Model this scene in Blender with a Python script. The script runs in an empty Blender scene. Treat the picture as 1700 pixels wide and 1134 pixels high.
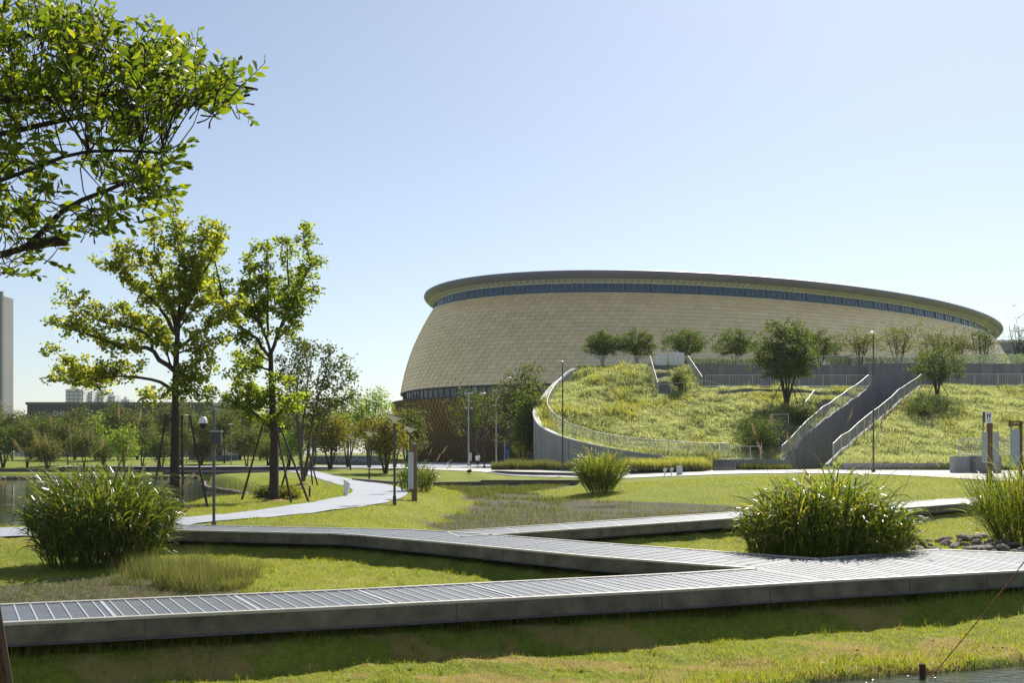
import bpy, bmesh, math, random
import numpy as np
from mathutils import Vector, Matrix
R = math.radians
S = bpy.context.scene
COL = S.collection
# ------------------------------------------------------------------ camera
F = 35.0 / 36.0 * 1700.0          # focal length in photograph pixels
HY = 752.0                        # row of the horizon
CZ = 1.8                          # eye height above the plaza (z = 0)
cam_d = bpy.data.cameras.new('camera'); cam = bpy.data.objects.new('camera', cam_d); COL.objects.link(cam)
cam.location = (0, 0, CZ); cam.rotation_euler = (R(90), 0, 0)
cam_d.lens = 35; cam_d.sensor_width = 36; cam_d.shift_y = (HY - 567.0) / 1700.0
cam_d.clip_start = 0.1; cam_d.clip_end = 6000
S.camera = cam
# ------------------------------------------------------------------ sky and sun
SUN_AZ, SUN_EL = 24.0, 46.0       # degrees to the right of the view, above the horizon
w = bpy.data.worlds.new('World'); S.world = w; w.use_nodes = True
nt = w.node_tree; nt.nodes.clear()
sky = nt.nodes.new('ShaderNodeTexSky'); sky.sky_type = 'NISHITA'; sky.sun_disc = False
sky.sun_elevation = R(SUN_EL); sky.sun_rotation = R(SUN_AZ)
sky.air_density = 1.0; sky.dust_density = 0.6; sky.ozone_density = 1.5
bg = nt.nodes.new('ShaderNodeBackground'); bg.inputs[1].default_value = 0.085
wo = nt.nodes.new('ShaderNodeOutputWorld')
hs = nt.nodes.new('ShaderNodeHueSaturation'); hs.inputs['Saturation'].default_value = 0.80
nt.links.new(sky.outputs[0], hs.inputs['Color']); nt.links.new(hs.outputs[0], bg.inputs[0]); nt.links.new(bg.outputs[0], wo.inputs[0])
sd = Vector((math.sin(R(SUN_AZ)) * math.cos(R(SUN_EL)), math.cos(R(SUN_AZ)) * math.cos(R(SUN_EL)), math.sin(R(SUN_EL))))
sl = bpy.data.lights.new('sun', 'SUN'); sl.energy = 5.0; sl.angle = R(0.53); sl.color = (1.0, 0.93, 0.82)
so = bpy.data.objects.new('sun', sl); COL.objects.link(so); so.location = sd * 100
so.rotation_euler = (-sd).to_track_quat('-Z', 'Y').to_euler()
S.view_settings.view_transform = 'Standard'; S.view_settings.look = 'None'
S.view_settings.exposure = 0.60; S.view_settings.gamma = 1.0
try: S.view_settings.use_curve_mapping = False
except Exception: pass
# ------------------------------------------------------------------ helpers
def gp(px, py, z):
    d = (CZ - z) * F / (py - HY); return ((px - 850) / F * d, d, z)
def at(px, py, d): return ((px - 850) / F * d, d, CZ - (py - HY) / F * d)
def X(px, d): return (px - 850) / F * d
def Zof(py, d): return CZ - (py - HY) / F * d
def sstep(a, b, x):
    t = np.clip((np.asarray(x, float) - a) / (b - a), 0, 1); return t * t * (3 - 2 * t)
def tag(o, label=None, cat=None, group=None, kind=None):
    if label: o['label'] = label
    if cat: o['category'] = cat
    if group: o['group'] = group
    if kind or cat: o['kind'] = kind or 'thing'
    return o
def empty(name, loc=(0, 0, 0), rz=0.0):
    o = bpy.data.objects.new(name, None); COL.objects.link(o); o.location = loc; o.rotation_euler = (0, 0, rz)
    o.empty_display_size = 0.2; return o
def link(name, me, parent=None, loc=None):
    o = bpy.data.objects.new(name, me); COL.objects.link(o)
    if parent is not None: o.parent = parent
    if loc is not None: o.location = loc
    return o
def dup(root, loc=None, rz=None, scale=None):
    r = root.copy(); COL.objects.link(r)
    if loc is not None: r.location = loc
    if rz is not None: r.rotation_euler = (0, 0, rz)
    if scale is not None: r.scale = scale if hasattr(scale, '__len__') else (scale,) * 3
    for ch in list(root.children):
        c = ch.copy(); COL.objects.link(c); c.parent = r
        for g in list(ch.children):
            k = g.copy(); COL.objects.link(k); k.parent = c
    return r
def mesh_np(name, V, Fa, mat, parent=None, smooth=False, loc=None, attrs=None):
    """V (n,3) floats, Fa (m,k) ints, all faces with k corners."""
    V = np.asarray(V, np.float32); Fa = np.asarray(Fa, np.int32); m, k = Fa.shape
    me = bpy.data.meshes.new(name)
    me.vertices.add(len(V)); me.vertices.foreach_set('co', V.ravel())
    me.loops.add(m * k); me.loops.foreach_set('vertex_index', Fa.ravel())
    me.polygons.add(m); me.polygons.foreach_set('loop_start', np.arange(0, m * k, k, dtype=np.int32))
    me.polygons.foreach_set('loop_total', np.full(m, k, np.int32))
    me.polygons.foreach_set('use_smooth', np.full(m, bool(smooth)))
    for an, av in (attrs or {}).items():
        a = me.attributes.new(an, 'FLOAT', 'POINT'); a.data.foreach_set('value', np.asarray(av, np.float32).ravel())
    me.update(calc_edges=True)
    if mat: me.materials.append(mat)
    return link(name, me, parent, loc)
class MB:
    def __init__(s): s.v = []; s.f = []
    def add(s, vs, fs):
        b = len(s.v); s.v += [tuple(map(float, p)) for p in vs]; s.f += [tuple(i + b for i in q) for q in fs]; return s
    def box(s, c, d, rz=0.0, rx=0.0):
        hx, hy, hz = d[0] / 2, d[1] / 2, d[2] / 2
        m = Matrix.Rotation(rz, 3, 'Z') @ Matrix.Rotation(rx, 3, 'X'); c = Vector(c)
        vs = [c + m @ Vector((x, y, z)) for z in (-hz, hz) for x, y in ((-hx, -hy), (hx, -hy), (hx, hy), (-hx, hy))]
        return s.add(vs, [(3, 2, 1, 0), (4, 5, 6, 7), (0, 1, 5, 4), (1, 2, 6, 5), (2, 3, 7, 6), (3, 0, 4, 7)])
    def bar(s, a, b, wd, ht):
        """box from a to b, wd across (horizontal), ht in the other direction, centred"""
        a, b = Vector(a), Vector(b); t = (b - a).normalized()
        n = Vector((-t.y, t.x, 0)); n = n.normalized() if n.length > 1e-6 else Vector((1, 0, 0))
        u = t.cross(n); n = n * wd / 2; u = u * ht / 2
        vs = [p + q for p in (a, b) for q in (-n - u, n - u, n + u, -n + u)]
        return s.add(vs, [(3, 2, 1, 0), (4, 5, 6, 7), (0, 1, 5, 4), (1, 2, 6, 5), (2, 3, 7, 6), (3, 0, 4, 7)])
    def tube(s, pts, rad, n=7, cap=True):
        pts = [Vector(p) for p in pts]; k = len(pts)
        if not hasattr(rad, '__len__'): rad = [rad] * k
        vs = []; ref = None
        for i, p in enumerate(pts):
            t = (pts[min(i + 1, k - 1)] - pts[max(i - 1, 0)]).normalized()
            if ref is None: ref = Vector((1, 0, 0)) if abs(t.x) < 0.8 else Vector((0, 1, 0))
            u = (ref - t * ref.dot(t)).normalized(); v = t.cross(u); ref = u
            vs += [p + (u * math.cos(a) + v * math.sin(a)) * rad[i] for a in [2 * math.pi * j / n for j in range(n)]]
        fs = [(i * n + j, i * n + (j + 1) % n, (i + 1) * n + (j + 1) % n, (i + 1) * n + j) for i in range(k - 1) for j in range(n)]
        if cap: fs += [tuple(range(n - 1, -1, -1)), tuple((k - 1) * n + j for j in range(n))]
        return s.add(vs, fs)
    def prism(s, poly, z0, z1):
        n = len(poly); z0s = z0 if hasattr(z0, '__len__') else [z0] * n; z1s = z1 if hasattr(z1, '__len__') else [z1] * n
        vs = [(p[0], p[1], z) for p, z in zip(poly, z0s)] + [(p[0], p[1], z) for p, z in zip(poly, z1s)]
        ar = sum(poly[i][0] * poly[(i + 1) % n][1] - poly[(i + 1) % n][0] * poly[i][1] for i in range(n))
        fs = [tuple(range(n - 1, -1, -1)), tuple(range(n, 2 * n))] + [(i, (i + 1) % n, n + (i + 1) % n, n + i) for i in range(n)]
        if ar < 0: fs = [tuple(reversed(q)) for q in fs]
        return s.add(vs, fs)
    def lathe(s, prof, c=(0, 0, 0), n=16):
        k = len(prof)
        vs = [(c[0] + r * math.cos(2 * math.pi * j / n), c[1] + r * math.sin(2 * math.pi * j / n), c[2] + z) for r, z in prof for j in range(n)]
        fs = [(i * n + j, i * n + (j + 1) % n, (i + 1) * n + (j + 1) % n, (i + 1) * n + j) for i in range(k - 1) for j in range(n)]
        return s.add(vs, fs)
    def build(s, name, mat, parent=None, smooth=False, loc=None, bevel=0):
        me = bpy.data.meshes.new(name); me.from_pydata(s.v, [], s.f)
        if smooth:
            for p in me.polygons: p.use_smooth = True
        me.update()
        if mat: me.materials.append(mat)
        o = link(name, me, parent, loc)
        if bevel:
            b = o.modifiers.new('bevel', 'BEVEL'); b.width = bevel; b.segments = 2; b.limit_method = 'ANGLE'
        return o
# ---- noise for terrain
_rs = np.random.RandomState(7); _NT = _rs.rand(256, 256)
def vnoise(x, y):
    x = np.asarray(x, float); y = np.asarray(y, float); xi = np.floor(x).astype(int); yi = np.floor(y).astype(int)
    fx = x - xi; fy = y - yi; fx = fx * fx * (3 - 2 * fx); fy = fy * fy * (3 - 2 * fy)
    g = lambda a, b: _NT[a % 256, b % 256]
    return (g(xi, yi) * (1 - fx) + g(xi + 1, yi) * fx) * (1 - fy) + (g(xi, yi + 1) * (1 - fx) + g(xi + 1, yi + 1) * fx) * fy
def fbm(x, y, o=3):
    r = 0; a = 0.5
    for i in range(o): r = r + a * (vnoise(x * 2 ** i + 17 * i, y * 2 ** i + 5 * i) - 0.5); a *= 0.5
    return r
def sdist(x, y, poly):
    """signed distance to a polygon, negative inside"""
    x = np.asarray(x, float); y = np.asarray(y, float); P = np.asarray(poly, float); n = len(P)
    d = np.full(x.shape, 1e18); ins = np.zeros(x.shape, bool)
    for i in range(n):
        a = P[i]; b = P[(i + 1) % n]; e = b - a
        wx = x - a[0]; wy = y - a[1]; t = np.clip((wx * e[0] + wy * e[1]) / (e @ e + 1e-12), 0, 1)
        d = np.minimum(d, (wx - e[0] * t) ** 2 + (wy - e[1] * t) ** 2)
        c = ((a[1] <= y) != (b[1] <= y))
        with np.errstate(divide='ignore', invalid='ignore'):
            xc = a[0] + (y - a[1]) / (b[1] - a[1] + 1e-30) * e[0]
        ins ^= c & (x < xc)
    return np.where(ins, -np.sqrt(d), np.sqrt(d))
# ------------------------------------------------------------------ materials
def new_mat(name):
    m = bpy.data.materials.new(name); m.use_nodes = True; t = m.node_tree; t.nodes.clear()
    o = t.nodes.new('ShaderNodeOutputMaterial'); return m, t, o
def N(t, kind, **kw):
    n = t.nodes.new('ShaderNode' + kind)
    for k, v in kw.items():
        if k in n.inputs: n.inputs[k].default_value = v
        else: setattr(n, k, v)
    return n
def ramp(t, stops, fac=None):
    r = t.nodes.new('ShaderNodeValToRGB'); e = r.color_ramp.elements
    while len(e) < len(stops): e.new(0.5)
    for q, (p, c) in zip(e, stops): q.position = p; q.color = (*c, 1) if len(c) == 3 else c
    if fac is not None: t.links.new(fac, r.inputs[0])
    return r
def surf(name, c1, c2=None, rough=0.7, metal=0.0, scale=3.0, detail=5.0, bump=0.0, bscale=None, spec=0.4, stretch=None, dist=0.02, island=None):
    """painted / stone / metal surface: two tones mixed by noise, fine relief"""
    m, t, o = new_mat(name); p = N(t, 'BsdfPrincipled', Roughness=rough, Metallic=metal)
    p.inputs['Specular IOR Level'].default_value = spec
    t.links.new(p.outputs[0], o.inputs[0])
    tc = N(t, 'TexCoord'); src = tc.outputs['Object']
    if stretch:
        mp = N(t, 'Mapping'); mp.inputs['Scale'].default_value = stretch; t.links.new(src, mp.inputs[0]); src = mp.outputs[0]
    c2 = c2 or tuple(v * 0.75 for v in c1)
    n = N(t, 'TexNoise', Scale=scale, Detail=detail, Roughness=0.6); t.links.new(src, n.inputs['Vector'])
    r = ramp(t, [(0.3, c2), (0.7, c1)], n.outputs[0]); out = r.outputs[0]
    if island:
        g = N(t, 'NewGeometry'); mm = N(t, 'MapRange'); mm.inputs[3].default_value = 1 - island; mm.inputs[4].default_value = 1 + island
        t.links.new(g.outputs['Random Per Island'], mm.inputs[0])
        oi = N(t, 'ObjectInfo'); ad = N(t, 'Math', operation='MULTIPLY_ADD'); ad.inputs[1].default_value = island * 2; 
        sub = N(t, 'Math', operation='SUBTRACT'); sub.inputs[1].default_value = 0.5
        t.links.new(oi.outputs['Random'], sub.inputs[0]); t.links.new(sub.outputs[0], ad.inputs[0]); t.links.new(mm.outputs[0], ad.inputs[2])
        v = N(t, 'VectorMath', operation='SCALE'); t.links.new(out, v.inputs[0]); t.links.new(ad.outputs[0], v.inputs['Scale']); out = v.outputs[0]
    t.links.new(out, p.inputs['Base Color'])
    if bump:
        n2 = N(t, 'TexNoise', Scale=bscale or scale * 6, Detail=4.0); t.links.new(src, n2.inputs['Vector'])
        b = N(t, 'Bump', Strength=bump, Distance=dist); t.links.new(n2.outputs[0], b.inputs['Height']); t.links.new(b.outputs[0], p.inputs['Normal'])
    return m
def leafmat(name, cols, trans=0.5, rough=0.55, spec=0.15, tcol=(2.9, 2.7, 0.85)):
    """leaf: colour varies from leaf to leaf, light comes through"""
    m, t, o = new_mat(name); g = N(t, 'NewGeometry')
    k = len(cols); r = ramp(t, [(i / (k - 1), c) for i, c in enumerate(cols)], g.outputs['Random Per Island'])
    p = N(t, 'BsdfPrincipled', Roughness=rough); p.inputs['Specular IOR Level'].default_value = spec
    t.links.new(r.outputs[0], p.inputs['Base Color'])
    tr = N(t, 'BsdfTranslucent'); v = N(t, 'VectorMath', operation='MULTIPLY'); v.inputs[1].default_value = tcol
    t.links.new(r.outputs[0], v.inputs[0]); t.links.new(v.outputs[0], tr.inputs[0])
    mx = N(t, 'MixShader', Fac=trans); t.links.new(p.outputs[0], mx.inputs[1]); t.links.new(tr.outputs[0], mx.inputs[2])
    t.links.new(mx.outputs[0], o.inputs[0]); return m
M = {}
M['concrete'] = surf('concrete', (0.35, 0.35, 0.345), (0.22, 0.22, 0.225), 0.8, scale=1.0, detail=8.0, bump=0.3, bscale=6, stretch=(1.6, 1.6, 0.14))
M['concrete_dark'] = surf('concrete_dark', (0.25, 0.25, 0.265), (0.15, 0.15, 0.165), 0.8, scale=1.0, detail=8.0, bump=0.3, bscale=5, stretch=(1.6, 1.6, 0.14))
M['paving'] = surf('paving', (0.33, 0.355, 0.40), (0.27, 0.295, 0.335), 0.75, scale=0.6, bump=0.1, bscale=20)
M['plaza'] = surf('plaza', (0.52, 0.50, 0.47), (0.43, 0.42, 0.40), 0.8, scale=0.5, bump=0.1, bscale=12)
M['steel'] = surf('galvanised_steel', (0.19, 0.17, 0.135), (0.06, 0.052, 0.042), 0.7, metal=0.0, scale=2.2, detail=9.0, bump=0.06, bscale=15)
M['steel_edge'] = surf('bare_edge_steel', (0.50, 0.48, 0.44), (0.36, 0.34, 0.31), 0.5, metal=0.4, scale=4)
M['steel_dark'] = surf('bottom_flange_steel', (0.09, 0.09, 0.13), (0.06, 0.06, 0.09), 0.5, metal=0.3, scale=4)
M['rail'] = surf('rail_paint', (0.56, 0.56, 0.55), (0.46, 0.46, 0.45), 0.5, scale=4, spec=0.5)
M['white'] = surf('white_paint', (0.78, 0.78, 0.76), (0.68, 0.68, 0.66), 0.5, scale=4)
M['coping'] = surf('stone_coping', (0.50, 0.50, 0.48), (0.40, 0.40, 0.39), 0.7, scale=1.5)
M['pole_dark'] = surf('dark_pole', (0.075, 0.07, 0.07), (0.05, 0.047, 0.047), 0.5, scale=4)
M['pole_grey'] = surf('grey_pole', (0.13, 0.125, 0.12), (0.10, 0.095, 0.09), 0.5, scale=5)
M['pole_light'] = surf('light_pole', (0.48, 0.50, 0.52), (0.42, 0.44, 0.46), 0.4, metal=0.3, scale=4)
M['lamp_glass'] = surf('lamp_lens', (0.72, 0.70, 0.64), (0.6, 0.58, 0.53), 0.3, scale=6)
M['wood'] = surf('oiled_wood', (0.24, 0.125, 0.07), (0.15, 0.075, 0.042), 0.55, scale=6, bump=0.2, stretch=(6, 6, 0.5))
M['prop'] = surf('prop_timber', (0.055, 0.042, 0.034), (0.03, 0.023, 0.019), 0.8, scale=5, bump=0.4, stretch=(4, 4, 0.6))
M['prop_near'] = surf('weathered_timber', (0.12, 0.07, 0.045), (0.035, 0.022, 0.016), 0.85, scale=9, bump=0.8, stretch=(7, 7, 0.5))
M['bark'] = surf('bark', (0.075, 0.055, 0.042), (0.035, 0.025, 0.02), 0.9, scale=6, bump=0.6, stretch=(3, 3, 0.7), dist=0.05)
M['bark_pale'] = surf('pale_bark', (0.15, 0.125, 0.10), (0.08, 0.065, 0.05), 0.9, scale=5, bump=0.5, stretch=(3, 3, 0.7))
M['panel_grey'] = surf('pale_sign_board', (0.50, 0.53, 0.56), (0.44, 0.47, 0.50), 0.5, scale=3)
M['stone'] = surf('stone', (0.22, 0.185, 0.155), (0.11, 0.09, 0.078), 0.85, scale=3, bump=0.5, island=0.25)
M['stone_dark'] = surf('dark_stone', (0.12, 0.10, 0.09), (0.06, 0.05, 0.045), 0.85, scale=3, bump=0.5, island=0.3)
M['black'] = surf('black_plastic', (0.02, 0.02, 0.022), (0.012, 0.012, 0.013), 0.3, scale=4)
def mulch(): return surf('straw_mulch', (0.30, 0.19, 0.10), (0.16, 0.09, 0.05), 0.9, scale=14, bump=0.8)
M['mulch'] = mulch()
# foliage
M['leaf_near'] = leafmat('camphor_leaf', [(0.040, 0.068, 0.013), (0.06, 0.095, 0.015), (0.095, 0.135, 0.018), (0.15, 0.17, 0.02)], 0.6, 0.4, 0.3)
M['leaf_maple'] = leafmat('maple_leaf', [(0.085, 0.125, 0.026), (0.13, 0.17, 0.03), (0.175, 0.205, 0.035), (0.24, 0.22, 0.05)], 0.66)
M['leaf_maple2'] = leafmat('maple_leaf_green', [(0.085, 0.125, 0.026), (0.12, 0.165, 0.03), (0.18, 0.205, 0.036)], 0.66)
M['leaf_dark'] = leafmat('dark_evergreen_leaf', [(0.035, 0.058, 0.015), (0.055, 0.085, 0.02), (0.085, 0.115, 0.025)], 0.42)
M['leaf_mid'] = leafmat('mid_green_leaf', [(0.05, 0.07, 0.02), (0.08, 0.105, 0.028), (0.115, 0.135, 0.036)], 0.42, tcol=(2.3, 2.1, 0.9))
M['leaf_light'] = leafmat('light_green_leaf', [(0.09, 0.15, 0.03), (0.13, 0.20, 0.035), (0.17, 0.23, 0.05)], 0.5)
M['leaf_olive'] = leafmat('olive_leaf', [(0.06, 0.075, 0.028), (0.09, 0.105, 0.035), (0.13, 0.135, 0.045)], 0.4)
M['leaf_brown'] = leafmat('bronze_leaf', [(0.07, 0.085, 0.02), (0.10, 0.105, 0.025), (0.145, 0.12, 0.032)], 0.45)
M['reed'] = leafmat('reed_blade', [(0.035, 0.065, 0.014), (0.065, 0.105, 0.018), (0.10, 0.15, 0.022), (0.15, 0.185, 0.03), (0.17, 0.19, 0.04), (0.26, 0.22, 0.10)], 0.46, 0.32, 0.4, (2.4, 2.3, 0.65))
M['reed_dark'] = leafmat('dark_reed_blade', [(0.025, 0.048, 0.012), (0.045, 0.08, 0.015), (0.075, 0.115, 0.02), (0.11, 0.145, 0.028), (0.13, 0.16, 0.04), (0.22, 0.19, 0.09)], 0.42, 0.32, 0.45, (2.4, 2.3, 0.65))
M['plume'] = leafmat('reed_plume', [(0.34, 0.25, 0.15), (0.46, 0.36, 0.23), (0.55, 0.46, 0.33)], 0.4, tcol=(1.3, 1.2, 1.0))
M['lawn_blade'] = leafmat('lawn_blade', [(0.09, 0.125, 0.018), (0.135, 0.17, 0.022), (0.175, 0.20, 0.03), (0.25, 0.215, 0.065)], 0.5, 0.5, 0.3)
M['hill_blade'] = leafmat('hill_grass_blade', [(0.17, 0.235, 0.085), (0.31, 0.365, 0.15), (0.45, 0.465, 0.24), (0.62, 0.56, 0.37)], 0.5, 0.5, 0.2, (1.7, 1.7, 1.2))
M['marsh_blade'] = leafmat('marsh_blade', [(0.035, 0.055, 0.016), (0.06, 0.085, 0.024), (0.10, 0.12, 0.036), (0.17, 0.155, 0.08)], 0.35, 0.5, 0.3)
M['tuft_blade'] = leafmat('tuft_blade', [(0.07, 0.10, 0.03), (0.12, 0.15, 0.045), (0.18, 0.19, 0.08), (0.26, 0.24, 0.13)], 0.4, 0.5, 0.2, (1.7, 1.6, 0.8))
M['white_grass'] = leafmat('pale_grass_blade', [(0.12, 0.15, 0.045), (0.20, 0.22, 0.08), (0.34, 0.33, 0.18)], 0.45, 0.5, 0.3)
# ================================================================== TERRAIN
LOW = [(-60, 2), (-60, 23), (-30, 24), (-15, 26.3), (-12.6, 28.2), (-11.2, 30.6), (-9.6, 31.6), (-5, 31.2), (-3.3, 31.8), (-3.9, 40), (-2.7, 59.6), (-4.4, 78),
       (-7.5, 91), (-2.9, 94), (6.3, 94.4), (1.64, 77.6), (3.3, 69), (6.2, 64), (14, 59.6), (17, 56.5), (20, 51.5), (25, 55), (34, 60), (50, 60), (60, 40), (60, 2)]
POND = [(-60, 33), (-17.6, 33), (-15.9, 38), (-16.6, 46), (-17.8, 54), (-16.2, 58.6), (-16.9, 66.3), (-25.8, 84), (-30.6, 99), (-37, 121), (-60, 117), (-130, 116), (-130, 40)]
NEARW = [(3.9, 14.6), (4.6, 15.05), (5.5, 15.3), (6.2, 15.6), (6.9, 15.75), (8.4, 16.25), (12, 17.4), (40, 22), (40, 3), (-3, 3), (1.5, 13.5)]
nearA = [(-13.5, 11.7), (-7.16, 13.95), (-2.69, 15.40), (2.92, 17.35), (5.9, 18.55)]
farA = [(-14.5, 13.3), (-8.06, 15.68), (-3.0, 17.35), (3.3, 19.75), (5.0, 20.55)]
PN = [(5.9, 18.55), (7.7, 19.22), (9.6, 19.92), (11.6, 20.65), (14, 21.5), (18, 23.0)]
nearB = [(-12.2, 31.3), (-9.6, 30.5), (-5, 29.4), (-1.6, 26.3), (1.8, 23.0), (5.0, 20.55)]
farB = [(-12.0, 33.2), (-9.6, 32.65), (-3.1, 31), (-1.2, 29.6), (2.8, 26.0), (6.95, 22.5)]
nearC = [(-1.45, 28.3), (8.5, 36.7), (17.5, 43.6), (24.3, 49.8), (38, 56)]
farC = [(-2.0, 30.2), (9.7, 40.9), (18.8, 48), (28.8, 57), (40, 61.5)]
DECK1 = nearA + PN[1:] + [(18, 25.6), (12.4, 23.6), (10.56, 24.6), (9.47, 24.04), (6.95, 22.5)] + farA[::-1]
DECK2 = nearB + farB[::-1]; DECK3 = nearC + farC[::-1]
MPOOL = [(3.5, 55.5), (7, 54.6), (12, 54.8), (15.5, 52.6), (16, 55), (13.6, 58.2), (8, 60.4), (4.6, 59)]
def ground_h(x, y):
    x = np.asarray(x, float); y = np.asarray(y, float)
    s = sdist(x, y, LOW)
    right = sstep(-4, 1, x)
    far = sstep(92, 110, y)
    fl_ = sstep(-16, -34, x); tl = -0.6 + 0.6 * far * (1 - fl_) + 1.3 * sstep(119, 152, y) * fl_
    hl = -1.3 + (tl + 1.3) * sstep(-0.6, 3.2, s)
    q = np.clip(s / 26.0, 0, 1); q = 1 - (1 - q) ** 2.2
    hr = -1.3 + 1.3 * np.maximum(q, far * np.clip(s / 3, 0, 1))
    h = hl * (1 - right) + hr * right
    wz = sstep(89, 92, y) * sstep(-11, -8, x) * sstep(9, 6.5, x) * (y < 118)
    h = np.maximum(h, (-1.3 + 0.5 * sstep(0.0, 0.8, s) + 0.8 * sstep(1, 18, s)) * wz - 9 * (1 - wz))
    h = h + 0.6 * np.exp(-((x + 23) / 7.5) ** 2 - ((y - 88) / 15) ** 2)
    h = h - 0.10 * sstep(0.6, -0.6, sdist(x, y, MPOOL) + 2.0 * fbm(x * 0.5, y * 0.9))
    # pond bed
    p = sdist(x, y, POND); h = np.minimum(h, -2.1 + (h + 2.1) * sstep(-1.0, 1.6, p))
    # front bank sinking to the near water
    h = h - 0.12 * sstep(21, 18.5, y - 0.30 * (x - 3)) * (s < 0.5) - 0.20 * sstep(17.0, 14.2, y - 0.30 * (x - 3)) * (s < 0.5)
    nw = sdist(x, y, NEARW); h = np.minimum(h, -2.2 + (h + 2.2) * sstep(-0.35, 0.30, nw + 0.35 * fbm(x * 1.7, y * 1.7)))
    # ground rises to just under the decks
    dk = np.minimum(np.minimum(sdist(x, y, DECK1), sdist(x, y, DECK2)), sdist(x, y, DECK3)); h = np.maximum(h, -1.06 - 1.2 * sstep(-0.1, 1.5, dk) - 5 * (dk > 1.5))
    # gentle unevenness
    amp = np.where(s < 0, 0.16, 0.06) * (1 - 0.9 * sstep(80, 110, y))
    return h + amp * fbm(x * 0.55, y * 0.55) + 0.10 * fbm(x * 2.3, y * 2.3) * sstep(75, 30, y) + np.where(y < 32, 0.07 * fbm(x * 6.5, y * 6.5, 2), 0)
def gh(x, y): return float(ground_h(np.array([x]), np.array([y]))[0])
MUD = [(-16, 19.5), (-9.5, 25.6), (-8.2, 25.4), (-6.5, 23.4), (-5.2, 21.2), (-5.6, 19.2), (-8.5, 17.2), (-14, 17)]
MARSH = [(-3.3, 33.5), (-3.6, 40), (-2.2, 59.6), (-4, 78), (-7, 90), (-2.9, 93), (5.5, 93.5), (1.2, 77.6), (3.0, 68), (6.2, 63), (14, 58.6), (16.5, 54), (12, 45), (9, 41.5), (3, 36), (0, 33)]
def mud_mask(x, y):
    a = sdist(x, y, MUD) + 2.2 * fbm(x * 0.6, y * 0.6); b = sdist(x, y, MARSH) + 3.0 * fbm(x * 0.4, y * 0.4)
    m = np.maximum(sstep(0.5, -0.5, a), sstep(0.8, -0.6, b))
    return m
def dry_mask(x, y): return sstep(0.02, 0.14, fbm(x * 0.9 + 31, y * 2.0 + 7, 4)) * (0.22 * (y < 60) + 0.5 * sstep(24, 19, y))
us = np.concatenate([np.linspace(-3.0, -0.64, 36), np.linspace(-0.62, 0.62, 420), np.linspace(0.64, 3.0, 36)])
ds = np.concatenate([np.linspace(3, 11, 10), np.geomspace(11.4, 150, 400), np.geomspace(154, 5200, 50)])
UU, DD = np.meshgrid(us, ds); GX = UU * DD; GY = DD
GZ = ground_h(GX, GY)
nr, nc = GX.shape
ii = np.arange(nr * nc).reshape(nr, nc)
quads = np.stack([ii[:-1, :-1], ii[:-1, 1:], ii[1:, 1:], ii[1:, :-1]], -1).reshape(-1, 4)
m, t, o = new_mat('ground_lawn')
p = N(t, 'BsdfPrincipled', Roughness=0.9); p.inputs['Specular IOR Level'].default_value = 0.15; t.links.new(p.outputs[0], o.inputs[0])
tc = N(t, 'TexCoord'); src = tc.outputs['Object']
n1 = N(t, 'TexNoise', Scale=0.35, Detail=6.0, Roughness=0.65); n2 = N(t, 'TexNoise', Scale=9.0, Detail=4.0, Roughness=0.7); n3 = N(t, 'TexNoise', Scale=1.3, Detail=5.0, Roughness=0.7)
for n in (n1, n2, n3): t.links.new(src, n.inputs['Vector'])
lawn = ramp(t, [(0.30, (0.135, 0.175, 0.022)), (0.52, (0.185, 0.22, 0.028)), (0.72, (0.235, 0.245, 0.042))], n1.outputs[0])
dry = ramp(t, [(0.3, (0.40, 0.24, 0.10)), (0.7, (0.26, 0.18, 0.07))], n2.outputs[0])
drym = ramp(t, [(0.30, (0.35, 0.35, 0.35)), (0.55, (1, 1, 1))], n2.outputs[0])
mudc = ramp(t, [(0.35, (0.045, 0.04, 0.028)), (0.55, (0.085, 0.08, 0.045)), (0.72, (0.19, 0.17, 0.13))], n2.outputs[0])
fine = ramp(t, [(0.35, (0.62, 0.62, 0.62)), (0.65, (1.15, 1.15, 1.1))], n2.outputs[0])
mx0 = N(t, 'MixRGB', blend_type='MULTIPLY'); mx0.inputs[0].default_value = 0.8; t.links.new(lawn.outputs[0], mx0.inputs[1]); t.links.new(fine.outputs[0], mx0.inputs[2])
at_d = N(t, 'Attribute', attribute_name='dry'); mm = N(t, 'Math', operation='MULTIPLY'); t.links.new(drym.outputs[0], mm.inputs[0]); t.links.new(at_d.outputs['Fac'], mm.inputs[1])
mx1 = N(t, 'MixRGB'); t.links.new(mm.outputs[0], mx1.inputs[0]); t.links.new(mx0.outputs[0], mx1.inputs[1]); t.links.new(dry.outputs[0], mx1.inputs[2])
at_m = N(t, 'Attribute', attribute_name='mud'); mx2 = N(t, 'MixRGB'); t.links.new(at_m.outputs['Fac'], mx2.inputs[0]); t.links.new(mx1.outputs[0], mx2.inputs[1]); t.links.new(mudc.outputs[0], mx2.inputs[2])
t.links.new(mx2.outputs[0], p.inputs['Base Color'])
b = N(t, 'Bump', Strength=0.8, Distance=0.06); n4 = N(t, 'TexNoise', Scale=5.0, Detail=6.0, Roughness=0.75); t.links.new(src, n4.inputs['Vector']); t.links.new(n4.outputs[0], b.inputs['Height']); t.links.new(b.outputs[0], p.inputs['Normal'])
M['lawn'] = m
mudv = mud_mask(GX.ravel(), GY.ravel()); bed = (GZ.ravel() < -1.72).astype(float); mudv = np.maximum(mudv, bed)
dryv = dry_mask(GX.ravel(), GY.ravel())
g = mesh_np('ground', np.stack([GX.ravel(), GY.ravel(), GZ.ravel()], -1), quads, M['lawn'], smooth=True, attrs={'mud': mudv, 'dry': dryv}); g['kind'] = 'structure'
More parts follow.
